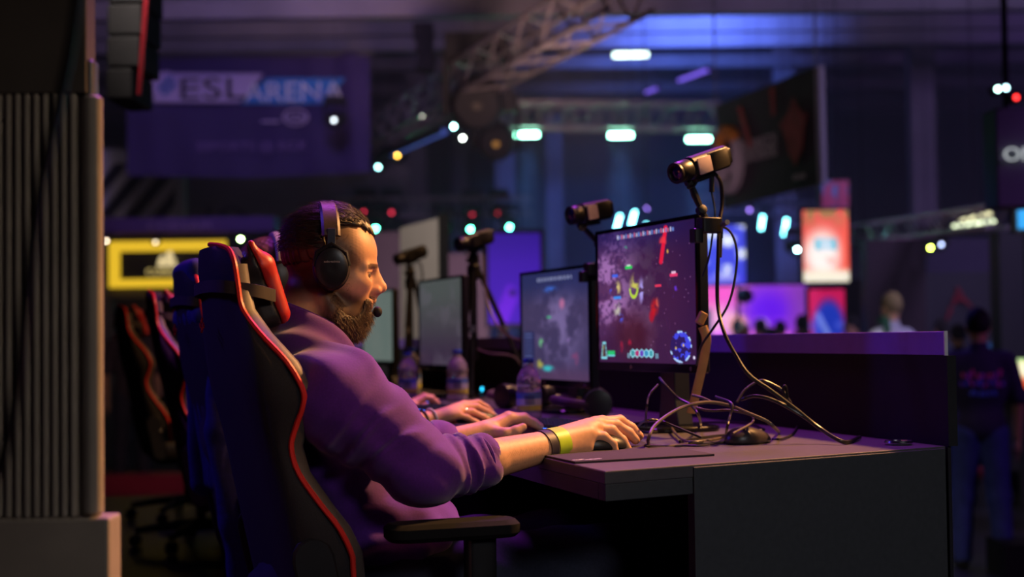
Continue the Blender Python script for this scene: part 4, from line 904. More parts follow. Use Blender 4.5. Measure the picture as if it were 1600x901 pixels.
# ---- wristbands
def band(name, t0, t1, m, parent, label, r):
    u = nrm(W-E_); c0 = E_+(W-E_)*t0; a1 = nrm(np.cross(u, [0, 0, 1])); a2 = np.cross(u, a1); n = 24; rings = []
    L = np.linalg.norm(W-E_)*(t1-t0)
    for off, rr in ((0, r), (L, r*.97), (L, r*.97-.0012), (0, r-.0012), (0, r)):
        rings.append([c0+u*off+rr*(math.cos(a)*a1*1.03+math.sin(a)*a2*1.02) for a in np.linspace(0, 2*math.pi, n, endpoint=False)])
    o = MB().loft(rings, cap=False).build(name, m, parent); 
    if label: o['label'] = label
    return o, c0, u, a1, a2
t = thing('wristband', 'lime green event wristband on the bearded player\'s right wrist', 'wristband', W)
M_lime = mat('lime_band', (.42, .62, .03), .45)
o, c0, u, a1, a2 = band('band_strip', .950, 1.055, M_lime, t, None, .0318)
dd = MB()
for k in range(3):
    a = math.radians(140+k*24)
    for v_ in (1,):
        pnt = c0+u*.009+.0322*(math.cos(a)*a1*1.03+math.sin(a)*a2*1.02); dd.lathe(pnt, [(.0011, -.0006), (.0011, .0006)], 8, np.stack([u, np.cross(nrm(pnt-c0-u*.009), u), nrm(pnt-c0-u*.009)], 1))
dd.build('punched_holes', M_gloss, t)
t2_ = thing('wristband', 'dark printed wristband beside the lime green one', 'wristband', W)
band('band_strip', .880, .942, mat('dark_band', (.03, .025, .04), .5), t2_, None, .0318)
# ---- headset worn by the player
hset = thing('headset', 'black over-ear headset with boom microphone on the bearded player', 'headset', hl(2, 0, -40))
M_pad = mat('headband_leather', (.085, .058, .050), .38, noise=.12, bump=.1, scale=150)
M_cup = mat('headset_cup', (.012, .012, .014), .32)
def arch(r_y, zt, zb, n=30): return [(r_y*math.sin(a), zt+(r_y*1.0)*(math.cos(a)-1)*((zt-zb)/r_y)/1.0) for a in np.linspace(-math.pi/2, math.pi/2, n)]
rings = []
for a in np.linspace(-1.28, 1.28, 28):
    yy = 92*math.sin(a); zz = 30+92*math.cos(a); w_ = 17; n_ = np.array([0, math.sin(a), math.cos(a)])
    rings.append([hl(-8+7*abs(math.sin(a))+dx, yy, zz)+n_*t_/1000 for dx, t_ in ((-w_, -4), (w_, -4), (w_+1, 1), (w_-4, 6), (-w_+4, 6), (-w_-1, 1))])
MB().loft(rings).build('headband', M_pad, hset)
for s in (-1, 1):
    MB().box(hl(-1, 91*s, 53), (.016, .006, .034)).build('slider', M_chrome, hset, False, .001, label='chrome slider')
    MB().tube([hl(-34, 90*s, 2), hl(-29, 91*s, 26), hl(-1, 92*s, 42), hl(27, 91*s, 26), hl(32, 90*s, 2)], .0045, 8).build('yoke', M_cup, hset)
    Rc = rotm(rx=math.pi/2*(-s))
    cup = MB().lathe(hl(-1, 78*s, -2), [(.030, 0), (.033, .003), (.0335, .012), (.031, .020), (.022, .0235), (.006, .0225)], 32, Rc, sx=1.0, sy=1.16).build('ear_cup', M_cup, hset)
    MB().lathe(hl(-1, 72*s, -2), [(.026, -.006), (.035, -.004), (.036, .003), (.033, .008)], 32, Rc, sx=1.0, sy=1.15).build('ear_cushion', M_rubber, cup)
    if s < 0: MB().text('audio-technica', lambda a, b, c: hl(-1, -102.3, 9)+np.array([a, -c, b]), .0052, .0001).build('cup_lettering', mat('silver_print', (.5, .47, .45), .4), cup, False)
MB().tube(spline([hl(10, 88, -40), hl(45, 78, -75), hl(80, 45, -82), hl(94, 12, -80)], 6), .0025, 8).build('microphone_boom', M_cup, hset)
s_ = SDF(hl(78, -14, -98), hl(110, 30, -64), .0018); s_.ell(hl(93, 6, -81), mm_(9.5, 9.5, 10.5), .002); V, Q = s_.mesh()
mesh_obj('microphone_foam', V, Q, M_blackm, hset)
for _o in list(hset.children):
    rot_head(_o)
    for _c in _o.children: rot_head(_c)
for _o in man.children:
    if _o.name.split('.')[0] in ('eyes', 'irises', 'hair', 'hair_strands', 'beard', 'beard_strands', 'sideburn_stubble'): rot_head(_o)
# ================================================================== HALL SHELL
def hrect(x0, y0, x1, y1, d):
    a, b = HP(x0, (y0+y1)/2, d), HP(x1, (y0+y1)/2, d); t_, m_ = HP((x0+x1)/2, y0, d), HP((x0+x1)/2, y1, d)
    return a[0], b[0], m_[2], t_[2], (a[1]+b[1])/2      # u0, u1, z0, z1, v
def hbox(x0, y0, x1, y1, d, th=.1, mb=None):
    u0, u1, z0, z1, v = hrect(x0, y0, x1, y1, d); mb = mb or MB(); return mb.b2((u0, v, z0), (u1, v+th, z1))
M_wall = mat('hall_wall', (.16, .16, .20), .8, noise=.25, scale=.35)
M_roof = mat('roof_sheet', (.05, .045, .06), .8, noise=.3, scale=.5)
M_beam = mat('roof_steel', (.22, .19, .22), .5, noise=.2, scale=1.5)
def struct(name, mb, m, frame=HALL): o = mb.build(name, m, smooth=False, frame=frame); o['kind'] = 'structure'; return o
struct('wall_back', MB().b2((-30, 46, 0), (45, 46.4, 15.2)), M_wall)
struct('wall_left', MB().b2((-30.4, -5, 0), (-30, 46.4, 15.2)), M_wall)
struct('wall_right', MB().b2((45, -5, 0), (45.4, 46.4, 15.2)), M_wall)
struct('ceiling', MB().b2((-30.4, -5, 15.2), (45.4, 46.4, 15.4)), M_roof)
k = 0
for d, y, h in [(24, 38, .30), (24, 66, .22), (30, 98, .26), (36, 138, .26), (42, 170, .24), (20, 8, .26)]:
    k += 1; z = HP(800, y, d)[2]; v = HP(800, y, d)[1]; struct('trim_%d' % k, MB().b2((-26, v, z-h/2), (36, v+.25, z+h/2)), M_beam)
for d, y0, y1 in [(24.3, 40, -70), (36.3, 140, 60), (42.3, 172, 105)]:       # zig-zag bracing above the beams
    z0 = HP(800, y0, d)[2]; z1 = HP(800, y1, d)[2]; v = HP(800, y0, d)[1]+.1; u = -18.0; up_ = True
    while u < 26:
        k += 1; a = (u, v, z0 if up_ else z1); b = (u+2.2, v, z1 if up_ else z0); u += 2.2; up_ = not up_
        struct('trim_%d' % k, MB().tube([a, b], .06, 6), M_beam)
for px, d in [(652, 34), (720, 40), (790, 34), (868, 38), (1230, 30), (1448, 26)]:
    k += 1; c = HP(px, 400, d); struct('trim_%d' % k, MB().b2((c[0]-.22, c[1], 0), (c[0]+.22, c[1]+.4, 15)), M_beam)
# purlin glow strips and roof lights
def tube_light(label, pts, r, col, st, frame=HALL, group=None):
    t = thing('tube_light', label, 'light', pts[0], group, frame)
    MB().tube(pts, r, 8).build('tube', glow('tube_%s_%d' % (label[:12].replace(' ', '_'), int(st*10)), col, st), t)
    a, b = np.array(pts[0]), np.array(pts[-1]); n = np.array([0, .03, .02])+0*a
    MB().tube([a+n+nrm(a-b)*.05, b+n+nrm(b-a)*.05], r*1.2, 6).build('holder', M_blackm, t)
    MB().tube([(a+b)/2+n, np.array([(a[0]+b[0])/2, (a[1]+b[1])/2+.03, 15.19])], .004, 4).build('hanging_rod', M_blackm, t); return t
tube_light('white strip light under the roof, above the green panels', [HP(958, 86, 28), HP(1012, 85, 28)], .05, (.75, 1, .95), 6)
tube_light('long dim violet strip light on the roof, right of the white one', [HP(1062, 124, 30), HP(1108, 107, 26)], .05, (.22, .12, 1), 1.4)
tube_light('short dim violet strip light on the roof, above the dark banner', [HP(1010, 143, 34), HP(1028, 136, 32)], .05, (.22, .12, 1), 1.4)

# ================================================================== BANNERS AND SIGNS
def put(px, py, d): 
    c = HP(px, py, d); return lambda a, b, e: (c[0]+a, c[1]-e, c[2]+b)
def pxs(n, d): return n/F*d
M_navy = mat('navy_banner_cloth', (.055, .030, .15), .75, noise=.1, scale=2)
d = 22.0; u0, u1, z0, z1, v = hrect(198, 84, 578, 272, d)
t = thing('hanging_banner', 'navy banner with white and blue arena logo, hanging on the left', 'banner', ((u0+u1)/2, v, z0), None, HALL)
nu, nv = 70, 24; rows = []
for j in range(nv):
    z = z0+(z1-z0)*j/(nv-1)+0.0
    rows.append([np.array([u0+(u1-u0)*i/(nu-1), v+.05*math.sin(i*.55+j*.05)*(.2+1.6*max(0, i/nu-.68)**.7)+.02*math.sin(i*.17+j*.3), z-.06*(1-abs(i/nu-.5)*2)*(1-j/nv)]) for i in range(nu)])
V = np.array(rows).reshape(-1, 3); i = np.arange(nu*nv).reshape(nv, nu); Q = np.stack([i[:-1, :-1], i[:-1, 1:], i[1:, 1:], i[1:, :-1]], -1).reshape(-1, 4)
mesh_obj('cloth', V, Q, M_navy, t)
MB().tube([(u0-.05, v, z1), (u1+.05, v, z1)], .04, 8).build('hanging_pole', M_steel, t)
for uu in (u0+.3, u1-.3): MB().tube([(uu, v, z1), (uu, v, z1+4.5)], .012, 6).build('suspension_wire', M_steel, t)
M_lil = mat('lilac_print', (.62, .50, .80), .6, noise=.05, scale=3); M_blu = mat('azure_print', (.03, .26, .72), .6, noise=.05, scale=3); M_ink = mat('ink_print', (.010, .007, .025), .6)
def poly(pts, d, m, name, lay, th=.01):
    P3 = [HP(x, y, d)-np.array([0, lay, 0]) for x, y in pts]; return MB().slab(P3, (0, -th, 0)).build(name, m, t, False)
poly([(243, 162), (243, 150), (262, 116), (414, 117), (376, 162)], d, M_lil, 'logo_plate', .10)
poly([(418, 124), (541, 124), (507, 164), (378, 164)], d, M_blu, 'logo_plate', .10)
MB().lathe(HP(262, 137, d)-np.array([0, .115, 0]), [(.225, -.005), (.225, .012)], 28, rotm(rx=math.pi/2)).build('logo_disc', M_lil, t)
for q in ([(250, 140), (268, 121), (275, 124), (254, 147)], [(256, 149), (277, 128), (278, 136), (263, 152)]): poly(q, d, mat('logo_blue', (.03, .16, .5), .6), 'logo_stroke', .14)
MB().text('ESL', put(331, 140, d-.14), .46, .003, 1.55).build('lettering', M_ink, t, False)
MB().text('ARENA', put(459, 145, d-.14), .42, .003, 1.10).build('lettering', mat('white_print2', (.75, .78, .9), .6), t, False)
MB().text('intel', put(462, 183, d-.12), .2, .003, 1.0).build('lettering', M_lil, t, False)
ring = [HP(462+19*math.cos(a), 183+12*math.sin(a), d-.12) for a in np.linspace(0, 2*math.pi, 25)]
MB().tube(ring, .014, 6, cap=False).build('logo_ring', M_lil, t)
poly([(410, 190), (438, 190), (438, 193), (410, 193)], d, M_lil, 'print_line', .10)
for _s, _x in (('/', 322), ('ESPORTS @ EGX', 393), ('/', 468)): MB().text(_s, put(_x, 229, d-.12), .19, .003, 1.15).build('lettering', mat('dim_violet_print', (.24, .14, .42), .6), t, False)

# dark banner on the right, turned towards the stage
d = 15.0; A, B = HP(1118, 165, 16.5), HP(1274, 104, 13.5); A2, B2 = HP(1130, 326, 16.5), HP(1279, 288, 13.5)
t = thing('hanging_banner', 'dark banner with round logo and red emblem, hanging on the right', 'banner', A2, None, HALL)
nb = nrm(np.cross(B-A, [0, 0, 1])); nb = nb if nb[1] < 0 else -nb
MB().slab([A, B, B2, A2], -nb*.03).build('cloth', mat('charcoal_banner', (.055, .045, .055), .7, noise=.15, scale=1), t, False)
MB().slab([B+nb*.01, B+(B-A)*.03, B2+(B2-A2)*.03, B2+nb*.01], -nb*.05).build('banner_edge', mat('grey_edge', (.35, .34, .42), .6), t, False)
for q in (A, B): MB().tube([q, q+np.array([0, 0, 4])], .012, 6).build('suspension_wire', M_steel, t)
def onb(s_, r, lay=.02): q = (A*(1-s_)+B*s_)*(1-r)+(A2*(1-s_)+B2*s_)*r; return q+nb*lay
def arcpts(cs, cr, rs, rr, a0, a1, n=20): return [onb(cs+rs*math.cos(math.radians(a)), cr-rr*math.sin(math.radians(a)), .03) for a in np.linspace(a0, a1, n)]
M_pw = mat('pale_print', (.55, .50, .52), .6); M_or = mat('orange_print', (.75, .30, .05), .6)
MB().tube(arcpts(.135, .56, .125, .27, 150, 390), .075, 6, flat=.9).build('logo_ring', M_pw, t)
MB().tube(arcpts(.135, .56, .125, .27, 40, 140), .075, 6, flat=.9).build('logo_ring', M_or, t)
for a, b in (((.06, .72), (.135, .52)), ((.21, .70), (.135, .52))): MB().tube([onb(*a, .03), onb(*b, .03)], .06, 6).build('logo_stroke', M_pw, t)
ux = nrm(B-A); 
def tb(s_, r): c = onb(s_, r, .03); return lambda a, b, e: c+ux*a+np.array([0, 0, b])+nb*e
MB().text('OVERWATCH', tb(.47, .50), .17, .002, 1.05).build('lettering', M_pw, t, False)
MB().text('CONTENDERS', tb(.47, .60), .17, .002, 1.0).build('lettering', M_pw, t, False)
M_dr = mat('dark_red_print', (.38, .03, .05), .6, noise=.3, scale=6)
for q in ([(.74, .45), (.83, .20), (.93, .42), (.90, .66), (.83, .80), (.78, .68)], [(.70, .40), (.76, .34), (.78, .60)], [(.95, .38), (.91, .36), (.90, .58)], [(.28, .12), (.32, .1), (.42, .5), (.38, .52)], [(.62, .06), (.66, .04), (.66, .3), (.63, .3)]):
    MB().slab([onb(*p_, .03) for p_ in q], nb*.008).build('emblem', M_dr, t, False)
MB().text('BLIZZARD', tb(.86, .90), .07, .002).build('lettering', M_pw, t, False)

# lit sign at the right edge
d = 9.0; u0, u1, z0, z1, v = hrect(1557, 166, 1800, 322, d)
t = thing('hanging_sign', 'grey hanging sign with white letters, cut by the right edge', 'sign', ((u0+u1)/2, v, z0), None, HALL)
MB().b2((u0, v, z0), (u1, v+.25, z1)).build('sign_box', mat('sign_grey', (.17, .20, .22), .6, noise=.1, scale=3), t, False, .01)
MB().text('OMEN', (lambda c: (lambda a, b, e: (c[0]+a, c[1]-e, c[2]+b)))(HP(1567, 242, d-.03)), .118, .004, 1.15, 'LEFT').build('lettering', glow('white_sign_letters', (.8, .85, .9), .55), t, False)
for uu in (u0+.1, u1-.1): MB().tube([(uu, v+.1, z1), (uu, v+.1, z1+4)], .02, 6).build('hanger', M_blackm, t)
for px, py, col, st, lab in [(1559, 139, (.5, 1, .85), 14, 'small pale green status light above the grey sign, the left one'), (1572, 137, (.5, .9, 1), 10, 'small pale status light above the grey sign, the right one'), (1588, 152, (1, .03, .03), 5, 'small red light above the grey sign')]:
    q = thing('indicator_light', lab, 'light', HP(px, py, 8.9), 'indicator lights above the grey sign', HALL); c = HP(px, py, 8.9)
    MB().lathe(c, [(.03, 0), (.034, .02), (.03, .08)], 12, rotm(rx=-math.pi/2)).build('housing', M_blackm, q); MB().lathe(c-np.array([0, .004, 0]), [(.014, 0), (.016, .004)], 10, rotm(rx=-math.pi/2)).build('lens', glow('ind_%d' % px, col, st), q)
# loudspeaker array hanging upper left
d = 7.0; t = thing('loudspeaker_array', 'dark loudspeaker column hanging beside the ribbed column', 'loudspeaker', HP(193, 158, d), None, HALL)
for j in range(4): hbox(168-j*1, -44+j*50, 224-j*3-(8 if j == 3 else 0), 4+j*50, d, .4).build('speaker_box', M_blackm, t, False, .01)
u0, u1, z0, z1, v = hrect(176, -60, 218, 150, d)
MB().tube([(u1, v-.01, z0), (u1+.05, v-.01, z1)], .012, 6).build('edge_trim', mat('dark_red_trim', (.25, .01, .02), .5), t)

# ================================================================== BOOTH ON THE LEFT
M_white = mat('white_board', (.62, .60, .62), .7, noise=.08, scale=2)
d = 24.0; u0, u1, z0, z1, v = hrect(150, 232, 288, 342, d)
t = thing('striped_wall_panel', 'black and white striped wall panel left of the navy banner', 'panel', ((u0+u1)/2, v, z0), None, HALL)
MB().b2((u0, v, z0), (u1, v+.2, z1)).build('board', M_white, t, False)
for x in (110, 152, 194, 236, 278): 
    pts = [(x, 340), (x+22, 340), (x+22+70, 255), (x+70, 255)]; pts = [(min(max(a, 152), 272), b) if 0 else (a, b) for a, b in pts]
    lo, hi = 151, 274; cl = []
    for a, b in ((x, 340), (x+22, 340), (x+92, 255), (x+70, 255)): cl.append((a, b))
    # clip the slanted stripe to the board
    n = 8; L_ = [(x+70*q/n, 340-85*q/n) for q in range(n+1)]; R_ = [(a+22, b) for a, b in L_]
    L_ = [(min(max(a, lo), hi), b) for a, b in L_]; R_ = [(min(max(a, lo), hi), b) for a, b in R_]
    qs = MB()
    for q in range(n):
        f = [L_[q], R_[q], R_[q+1], L_[q+1]]
        if abs(f[0][0]-f[1][0])+abs(f[2][0]-f[3][0]) < 2: continue
        qs.slab([HP(a, b, d)-np.array([0, .02, 0]) for a, b in f], (0, .012, 0))
    if qs.f: qs.build('stripe', M_ink, t, False)
d = 27.0; t = thing('numbered_wall_panel', 'grey wall panel with a large number, right of the striped panel', 'panel', HP(360, 345, d), None, HALL)
hbox(286, 258, 640, 345, d, .2).build('board', mat('grey_lilac_board', (.20, .18, .22), .8, noise=.1, scale=1), t, False)
for _c, _x in (('1', 326), ('0', 362)): MB().text(_c, put(_x, 345, d-.03), .75, .004, 1.5).build('lettering', mat('dark_num', (.06, .05, .07), .7), t, False)
d = 19.0; t = thing('booth', 'booth with violet header sign and yellow framed lightbox', 'booth', HP(290, 722, d), None, HALL)
hbox(150, 339, 428, 363, d, .5).build('header_sign', mat('violet_header', (.10, .045, .26), .6, noise=.1, scale=2), t, False)
MB().text('CORSAIR', put(281, 353, d-.03), .155, .004, 1.35).build('lettering', mat('lilac_letters', (.38, .25, .65), .6), t, False)
M_yel = glow('yellow_lightbox', (1.0, .62, .03), .85)
for a in ((170, 376, 352, 392), (170, 435, 352, 448), (170, 378, 187, 448)): hbox(*a, d, .08).build('yellow_frame', M_yel, t, False)
hbox(187, 390, 352, 436, d+.03, .05).build('dark_panel', mat('booth_black', (.02, .017, .015), .6), t, False)
MB().text('CORSAIR', put(262, 425, d-.03), .12, .004, 1.15).build('lettering', glow('warm_letters', (1, .74, .25), .8), t, False)
for q in ([(246, 416), (250, 402), (258, 398), (256, 416)], [(257, 416), (262, 394), (268, 392), (272, 400), (266, 416)], [(267, 416), (274, 402), (276, 414), (274, 417)]):
    MB().slab([HP(a, b, d)-np.array([0, .03, 0]) for a, b in q], (0, .01, 0)).build('sail_logo', glow('warm_logo', (1, .78, .4), .9), t, False)
for a in ((150, 363, 172, 726), (412, 340, 430, 726), (160, 448, 412, 462)): hbox(*a, d+.1, .3).build('booth_frame', mat('booth_frame', (.10, .085, .08), .7), t, False)
hbox(165, 462, 420, 640, d+1.2, .2).build('booth_back', mat('booth_back', (.045, .04, .05), .8, noise=.4, scale=2), t, False)
for px, py, col, st, lab in [(376, 373, (.5, 1, .3), 60, 'green spotlight under the violet booth header'), (243, 378, (1, .8, .5), 6, 'small dark spotlight hanging before the yellow lightbox'), (166, 376, (1, .8, .6), 10, 'small warm spotlight at the left end of the booth')]:
    q = thing('spotlight', lab, 'light', HP(px, py, d-.4), 'small booth spotlights', HALL); c = HP(px, py, d-.4)
    MB().lathe(c, [(.05, 0), (.055, .04), (.04, .16)], 12, rotm(rx=-math.pi/2+.5)).build('housing', M_blackm, q); MB().lathe(c-np.array([0, .006, 0]), [(.018, 0), (.02, .004)], 10, rotm(rx=-math.pi/2)).build('lens', glow('sp_%d' % px, col, st), q)
    MB().tube([c+np.array([0, .1, 0]), c+np.array([0, .45, .12]), c+np.array([0, .45, .35])], .015, 6).build('bracket', M_blackm, q)
d = 15.5; t = thing('stage_fascia', 'low red stage front seen beneath the far chairs', 'stage front', HP(230, 795, d), None, HALL)
hbox(140, 742, 420, 795, d, .4).build('red_board', mat('red_fascia', (.42, .015, .06), .6, noise=.2, scale=2), t, False)

# ================================================================== LIGHTING TRUSSES
M_alu = mat('truss_aluminium', (.48, .42, .42), .38, metal=.55, noise=.15, scale=4)
def truss(label, A, B, w, n, h=None, rad=.028, group='lighting trusses'):
    A = np.array(A); B = np.array(B); h = h or w; ax = nrm(B-A); sd = nrm(np.cross(ax, [0, 0, 1])); u_ = np.cross(sd, ax)
    t = thing('lighting_truss', label, 'truss', A, group, HALL)
    C = [(-1, -1), (1, -1), (1, 1), (-1, 1)]; cp = lambda p, c: p+sd*w/2*c[0]+u_*h/2*c[1]
    for c in C: MB().tube([cp(A, c), cp(B, c)], rad, 8).build('chord', M_alu, t)
    for j in range(n):
        a = A+(B-A)*j/n; b = A+(B-A)*(j+1)/n
        for q in range(4):
            c0, c1 = C[q], C[(q+1) % 4]
            if q in (0, 2) and n > 14 and j % 2: continue
            MB().tube([cp(a, c0), cp(b, c1)] if (j+q) % 2 else [cp(a, c1), cp(b, c0)], rad*.6, 6).build('brace', M_alu, t)
    return t
TA, TB = HP(505, 258, 30), HP(985, -22, 13)
truss('long lattice truss slanting from the ceiling down towards the navy banner', TA, TB, .42, 34)
truss('far horizontal truss carrying the three green light panels', HP(735, 180, 21), HP(1122, 183, 21), .36, 20, rad=.022)
truss('low far truss with round green spotlights, behind the bearded head', HP(520, 325, 26), HP(830, 322, 26), .30, 16, rad=.022)
truss('truss running towards the right wall above the dark partition', HP(1325, 368, 20), HP(1560, 338, 15), .22, 14, rad=.02)
truss('far truss above the crowd', HP(1090, 318, 30), HP(1300, 330, 30), .3, 10, rad=.022)
# moving heads and lamps on the slanting truss
def moving_head(label, px, py, d, col, st, sz=1.0, group='stage lamps on the slanting truss'):
    c = HP(px, py, d); t = thing('stage_lamp', label, 'stage light', c, group, HALL)
    MB().lathe(c, [(.10*sz, -.02), (.13*sz, .05*sz), (.12*sz, .28*sz), (.06*sz, .36*sz)], 14, rotm(rx=-math.pi/2+.3)).build('lamp_body', M_blackm, t)
    MB().box(c+np.array([0, .15*sz, .30*sz]), (.30*sz, .22*sz, .12*sz)).build('lamp_base', M_blackm, t, False, .01)
    for s_ in (-1, 1): MB().box(c+np.array([s_*.15*sz, .14*sz, .13*sz]), (.03*sz, .10*sz, .30*sz)).build('yoke', M_blackm, t, False)
    MB().lathe(c-np.array([0, .03, 0]), [(.022*sz, 0), (.024*sz, .006)], 12, rotm(rx=-math.pi/2)).build('lens', glow('mh_%d_%d' % (px, py), col, st), t)
    MB().tube([c+np.array([0, .15*sz, .30*sz]), np.array([c[0], c[1]+.15*sz, 15.19])], .004, 4).build('hanging_rod', M_blackm, t); return t
moving_head('stage lamp with cyan lens at the end of the blue beam', 709, 198, 22, (.35, 1, .9), 50)
moving_head('stage lamp with white lens just below the cyan one', 723, 216, 22, (.85, 1, .9), 30)
moving_head('stage lamp with cyan lens low on the slanting truss', 591, 261, 26, (.35, .9, .9), 36)
moving_head('stage lamp with amber lens between the cyan ones', 621, 243, 25, (1, .5, .06), 22)
moving_head('stage lamp with pale lens on the upper slanting truss', 659, 180, 24, (1, .95, .85), 16)
moving_head('dark stage lamp hanging before the navy banner', 522, 188, 21, (.8, .9, 1), 8)
moving_head('large unlit stage lamp under the slanting truss', 745, 165, 18, (.10, .05, .03), .3, 2.6)
moving_head('second large unlit stage lamp farther down the slanting truss', 775, 225, 20, (.7, .3, .05), .5, 2.0)
c = HP(662, 92, 20); t = thing('hanging_loudspeaker', 'dark loudspeaker hanging above the middle of the slanting truss', 'loudspeaker', c, None, HALL)
for j, (w_, yy) in enumerate(((.27, 50), (.22, 72), (.24, 98))): MB().box(HP(662+j*2, yy, 20), (w_, .3, .2+.02*j), rotm(ry=.1*j)).build('speaker_box', M_blackm, t, False, .01)
# blue light beam in the haze below the truss, built as a glowing tube
t = thing('light_beam', 'blue haze beam, built as a glowing tube, slanting under the lattice truss', 'light', HP(590, 260, 25), None, HALL)
MB().tube([HP(612, 240, 25), HP(706, 200, 22.3)], .05, 8).build('tube', glow('blue_beam_glow', (.10, .16, .75), .55), t)
MB().slab([HP(562, 262, 24.5), HP(600, 228, 24.5), HP(690, 198, 22.5), HP(690, 206, 22.5)], (0, .15, 0)).build('housing', M_blackm, t, False)  # dark slab alongside the beam
# green light panels
for px, py, n in [(823, 210, 'left'), (970, 211, 'middle'), (1092, 217, 'right')]:
    d = 20.8; t = thing('wash_light', 'bright green-white light on the far truss, the %s one of three' % n, 'stage light', HP(px, py, d), 'green light panels', HALL)
    hbox(px-18, py-3, px+18, py+3, d, .06).build('lit_face', glow('green_panel', (.30, 1.0, .68), 30), t, False); hbox(px-19, py-6, px+19, py+5, d+.07, .2).build('housing', M_blackm, t, False)
    hbox(px-3, py-26, px+3, py-5, d+.12, .05).build('clamp', M_blackm, t, False)
for px, py, n in [(587, 357, 'just right of the bearded forehead'), (695, 357, 'right of the white board'), (735, 358, 'above the nearer tripod camcorder'), (796, 355, 'above the violet board')]:
    moving_head('round green spotlight %s' % n, px, py, 25.5, (.06, 1.0, .40), 130, 1.2, 'round green spotlights')
for px, py, n in [(569, 327, 'left'), (612, 328, 'second'), (738, 330, 'third'), (779, 329, 'right')]:
    moving_head('dim red spotlight on the low far truss, the %s of four' % n, px, py+4, 25.8, (1, .04, .10), 3, 1.2, 'dim red spotlights')
# slanted cyan light tubes
for k_, (a, b, st) in enumerate([((963, 358), (969, 336), 12), ((986, 352), (992, 330), 12), ((1009, 352), (1011, 350), 8), ((1010, 326), (1011, 325), 5), ((1189, 358), (1192, 337), 10), ((1225, 368), (1229, 342), 10), ((1170, 330), (1172, 326), 3)]):
    tube_light(['cyan light tube left above the nearest monitor', 'second cyan light tube above the nearest monitor', 'small cyan lamp right of the two light tubes', 'small violet lamp above the cyan ones', 'cyan light tube left of the tall bright poster', 'second cyan light tube, nearest the tall bright poster', 'faint violet lamp left of the cyan tubes'][k_], [HP(*a, 21), HP(*b, 21)], .022, (.20, .85, 1.0) if k_ not in (3, 6) else (.35, .2, 1), st*1.6, HALL, 'cyan light tubes')
for px, py, col, st, lab in [(1245, 390, (.4, 1, 1), 70, 'round cyan lamp touching the tall bright poster'), (1352, 387, (.3, .9, 1), 80, 'round cyan lamp left of the dark brown partition'), (1453, 387, (.7, 1, .1), 46, 'yellow-green lamp at the corner of the dark partition'), (1470, 382, (.5, .6, 1), 10, 'small pale lamp right of the yellow-green lamp')]:
    moving_head(lab, px, py, 19, col, st, .8, 'round lamps on the right')
tube_light('upper yellowish tube light on the right truss', [HP(1500, 345, 16.5), HP(1548, 333, 16)], .018, (.9, .85, .5), 2.2, HALL, 'yellowish tubes')
tube_light('lower yellowish tube light on the right truss', [HP(1490, 353, 16.5), HP(1554, 345, 16)], .018, (.8, .9, .6), 3.0, HALL, 'yellowish tubes')

# ================================================================== SCREENS, BOARDS AND POSTERS BEHIND THE DESK
M_led = mat('led_wall', (0, 0, 0), .4, attr=True, emit='attr', estr=1.0)
def led(name, label, cat, x0, y0, x1, y1, d, paint, nu=50, nv=50, st=1.0, th=.12, hang=False):
    u0, u1, z0, z1, v = hrect(x0, y0, x1, y1, d); t = thing(name, label, cat, ((u0+u1)/2, v, z0), None, HALL)
    MB().b2((u0-.03, v+.005, z0-.03), (u1+.03, v+th, z1+.03)).build('cabinet', M_blackm, t, False)
    if hang:
        for uu in (u0+.1, u1-.1): MB().tube([(uu, v+th*.6, z1), (uu, v+th*.6, 15.19)], .004, 4).build('hanging_rod', M_blackm, t)
    else:
        for uu in (u0+.1, u1-.1): MB().tube([(uu, v+th*.6, 0.0), (uu, v+th*.6, z0)], .03, 6).build('support_post', M_blackm, t)
    U, Vv = np.meshgrid(np.linspace(0, 1, nu), np.linspace(0, 1, nv), indexing='ij'); col = s2l(np.clip(paint(U, Vv), 0, 1)).reshape(-1, 3)*st
    pts = np.stack([u0+(u1-u0)*U, np.full(U.shape, v), z1+(z0-z1)*Vv], -1).reshape(-1, 3); i = np.arange(nu*nv).reshape(nu, nv)
    mesh_obj('picture', pts, np.stack([i[:-1, :-1], i[:-1, 1:], i[1:, 1:], i[1:, :-1]], -1).reshape(-1, 4), M_led, t, col=col); return t
def base(col, u): return np.zeros(u.shape+(3,))+np.array(col)/255
def p_blue(u, v): c = base((60, 70, 215), u); n = fbm(u, v, 4, 5, 3); c = lerp(c, (235, 245, 255), ss(.5, .72, n)); c = lerp(c, (150, 215, 255), blob(u, v, .25, .3, .25, .16)); return lerp(c, (70, 60, 230), ss(.75, 1, v)*.8)
def p_pink(u, v):
    n = fbm(u, v, 5, 15, 3); m = fbm(u, v, 12, 25, 2); c = base((150, 60, 200), u)
    c = lerp(c, (250, 175, 220), (1-ss(.40, .62, u))*(.5+.5*ss(.35, .6, n))); c = lerp(c, (250, 90, 200), (1-ss(.35, .6, u))*(1-ss(.15, .5, v))); c = lerp(c, (105, 25, 240), blob(u, v, .70, .4, .25, .45, .8)); c = lerp(c, (235, 110, 255), ss(.5, .62, m)*ss(.45, .8, v)); c = lerp(c, (235, 215, 255), blob(u, v, .64, .62, .06, .12)); c = lerp(c, (120, 50, 160), ss(.78, 1, u)*.8)
    c = lerp(c, (40, 60, 90), rect(u, v, .17, .26, .35, .9)*.8); c = lerp(c, (240, 165, 160), blob(u, v, .46, .62, .09, .2)); return c
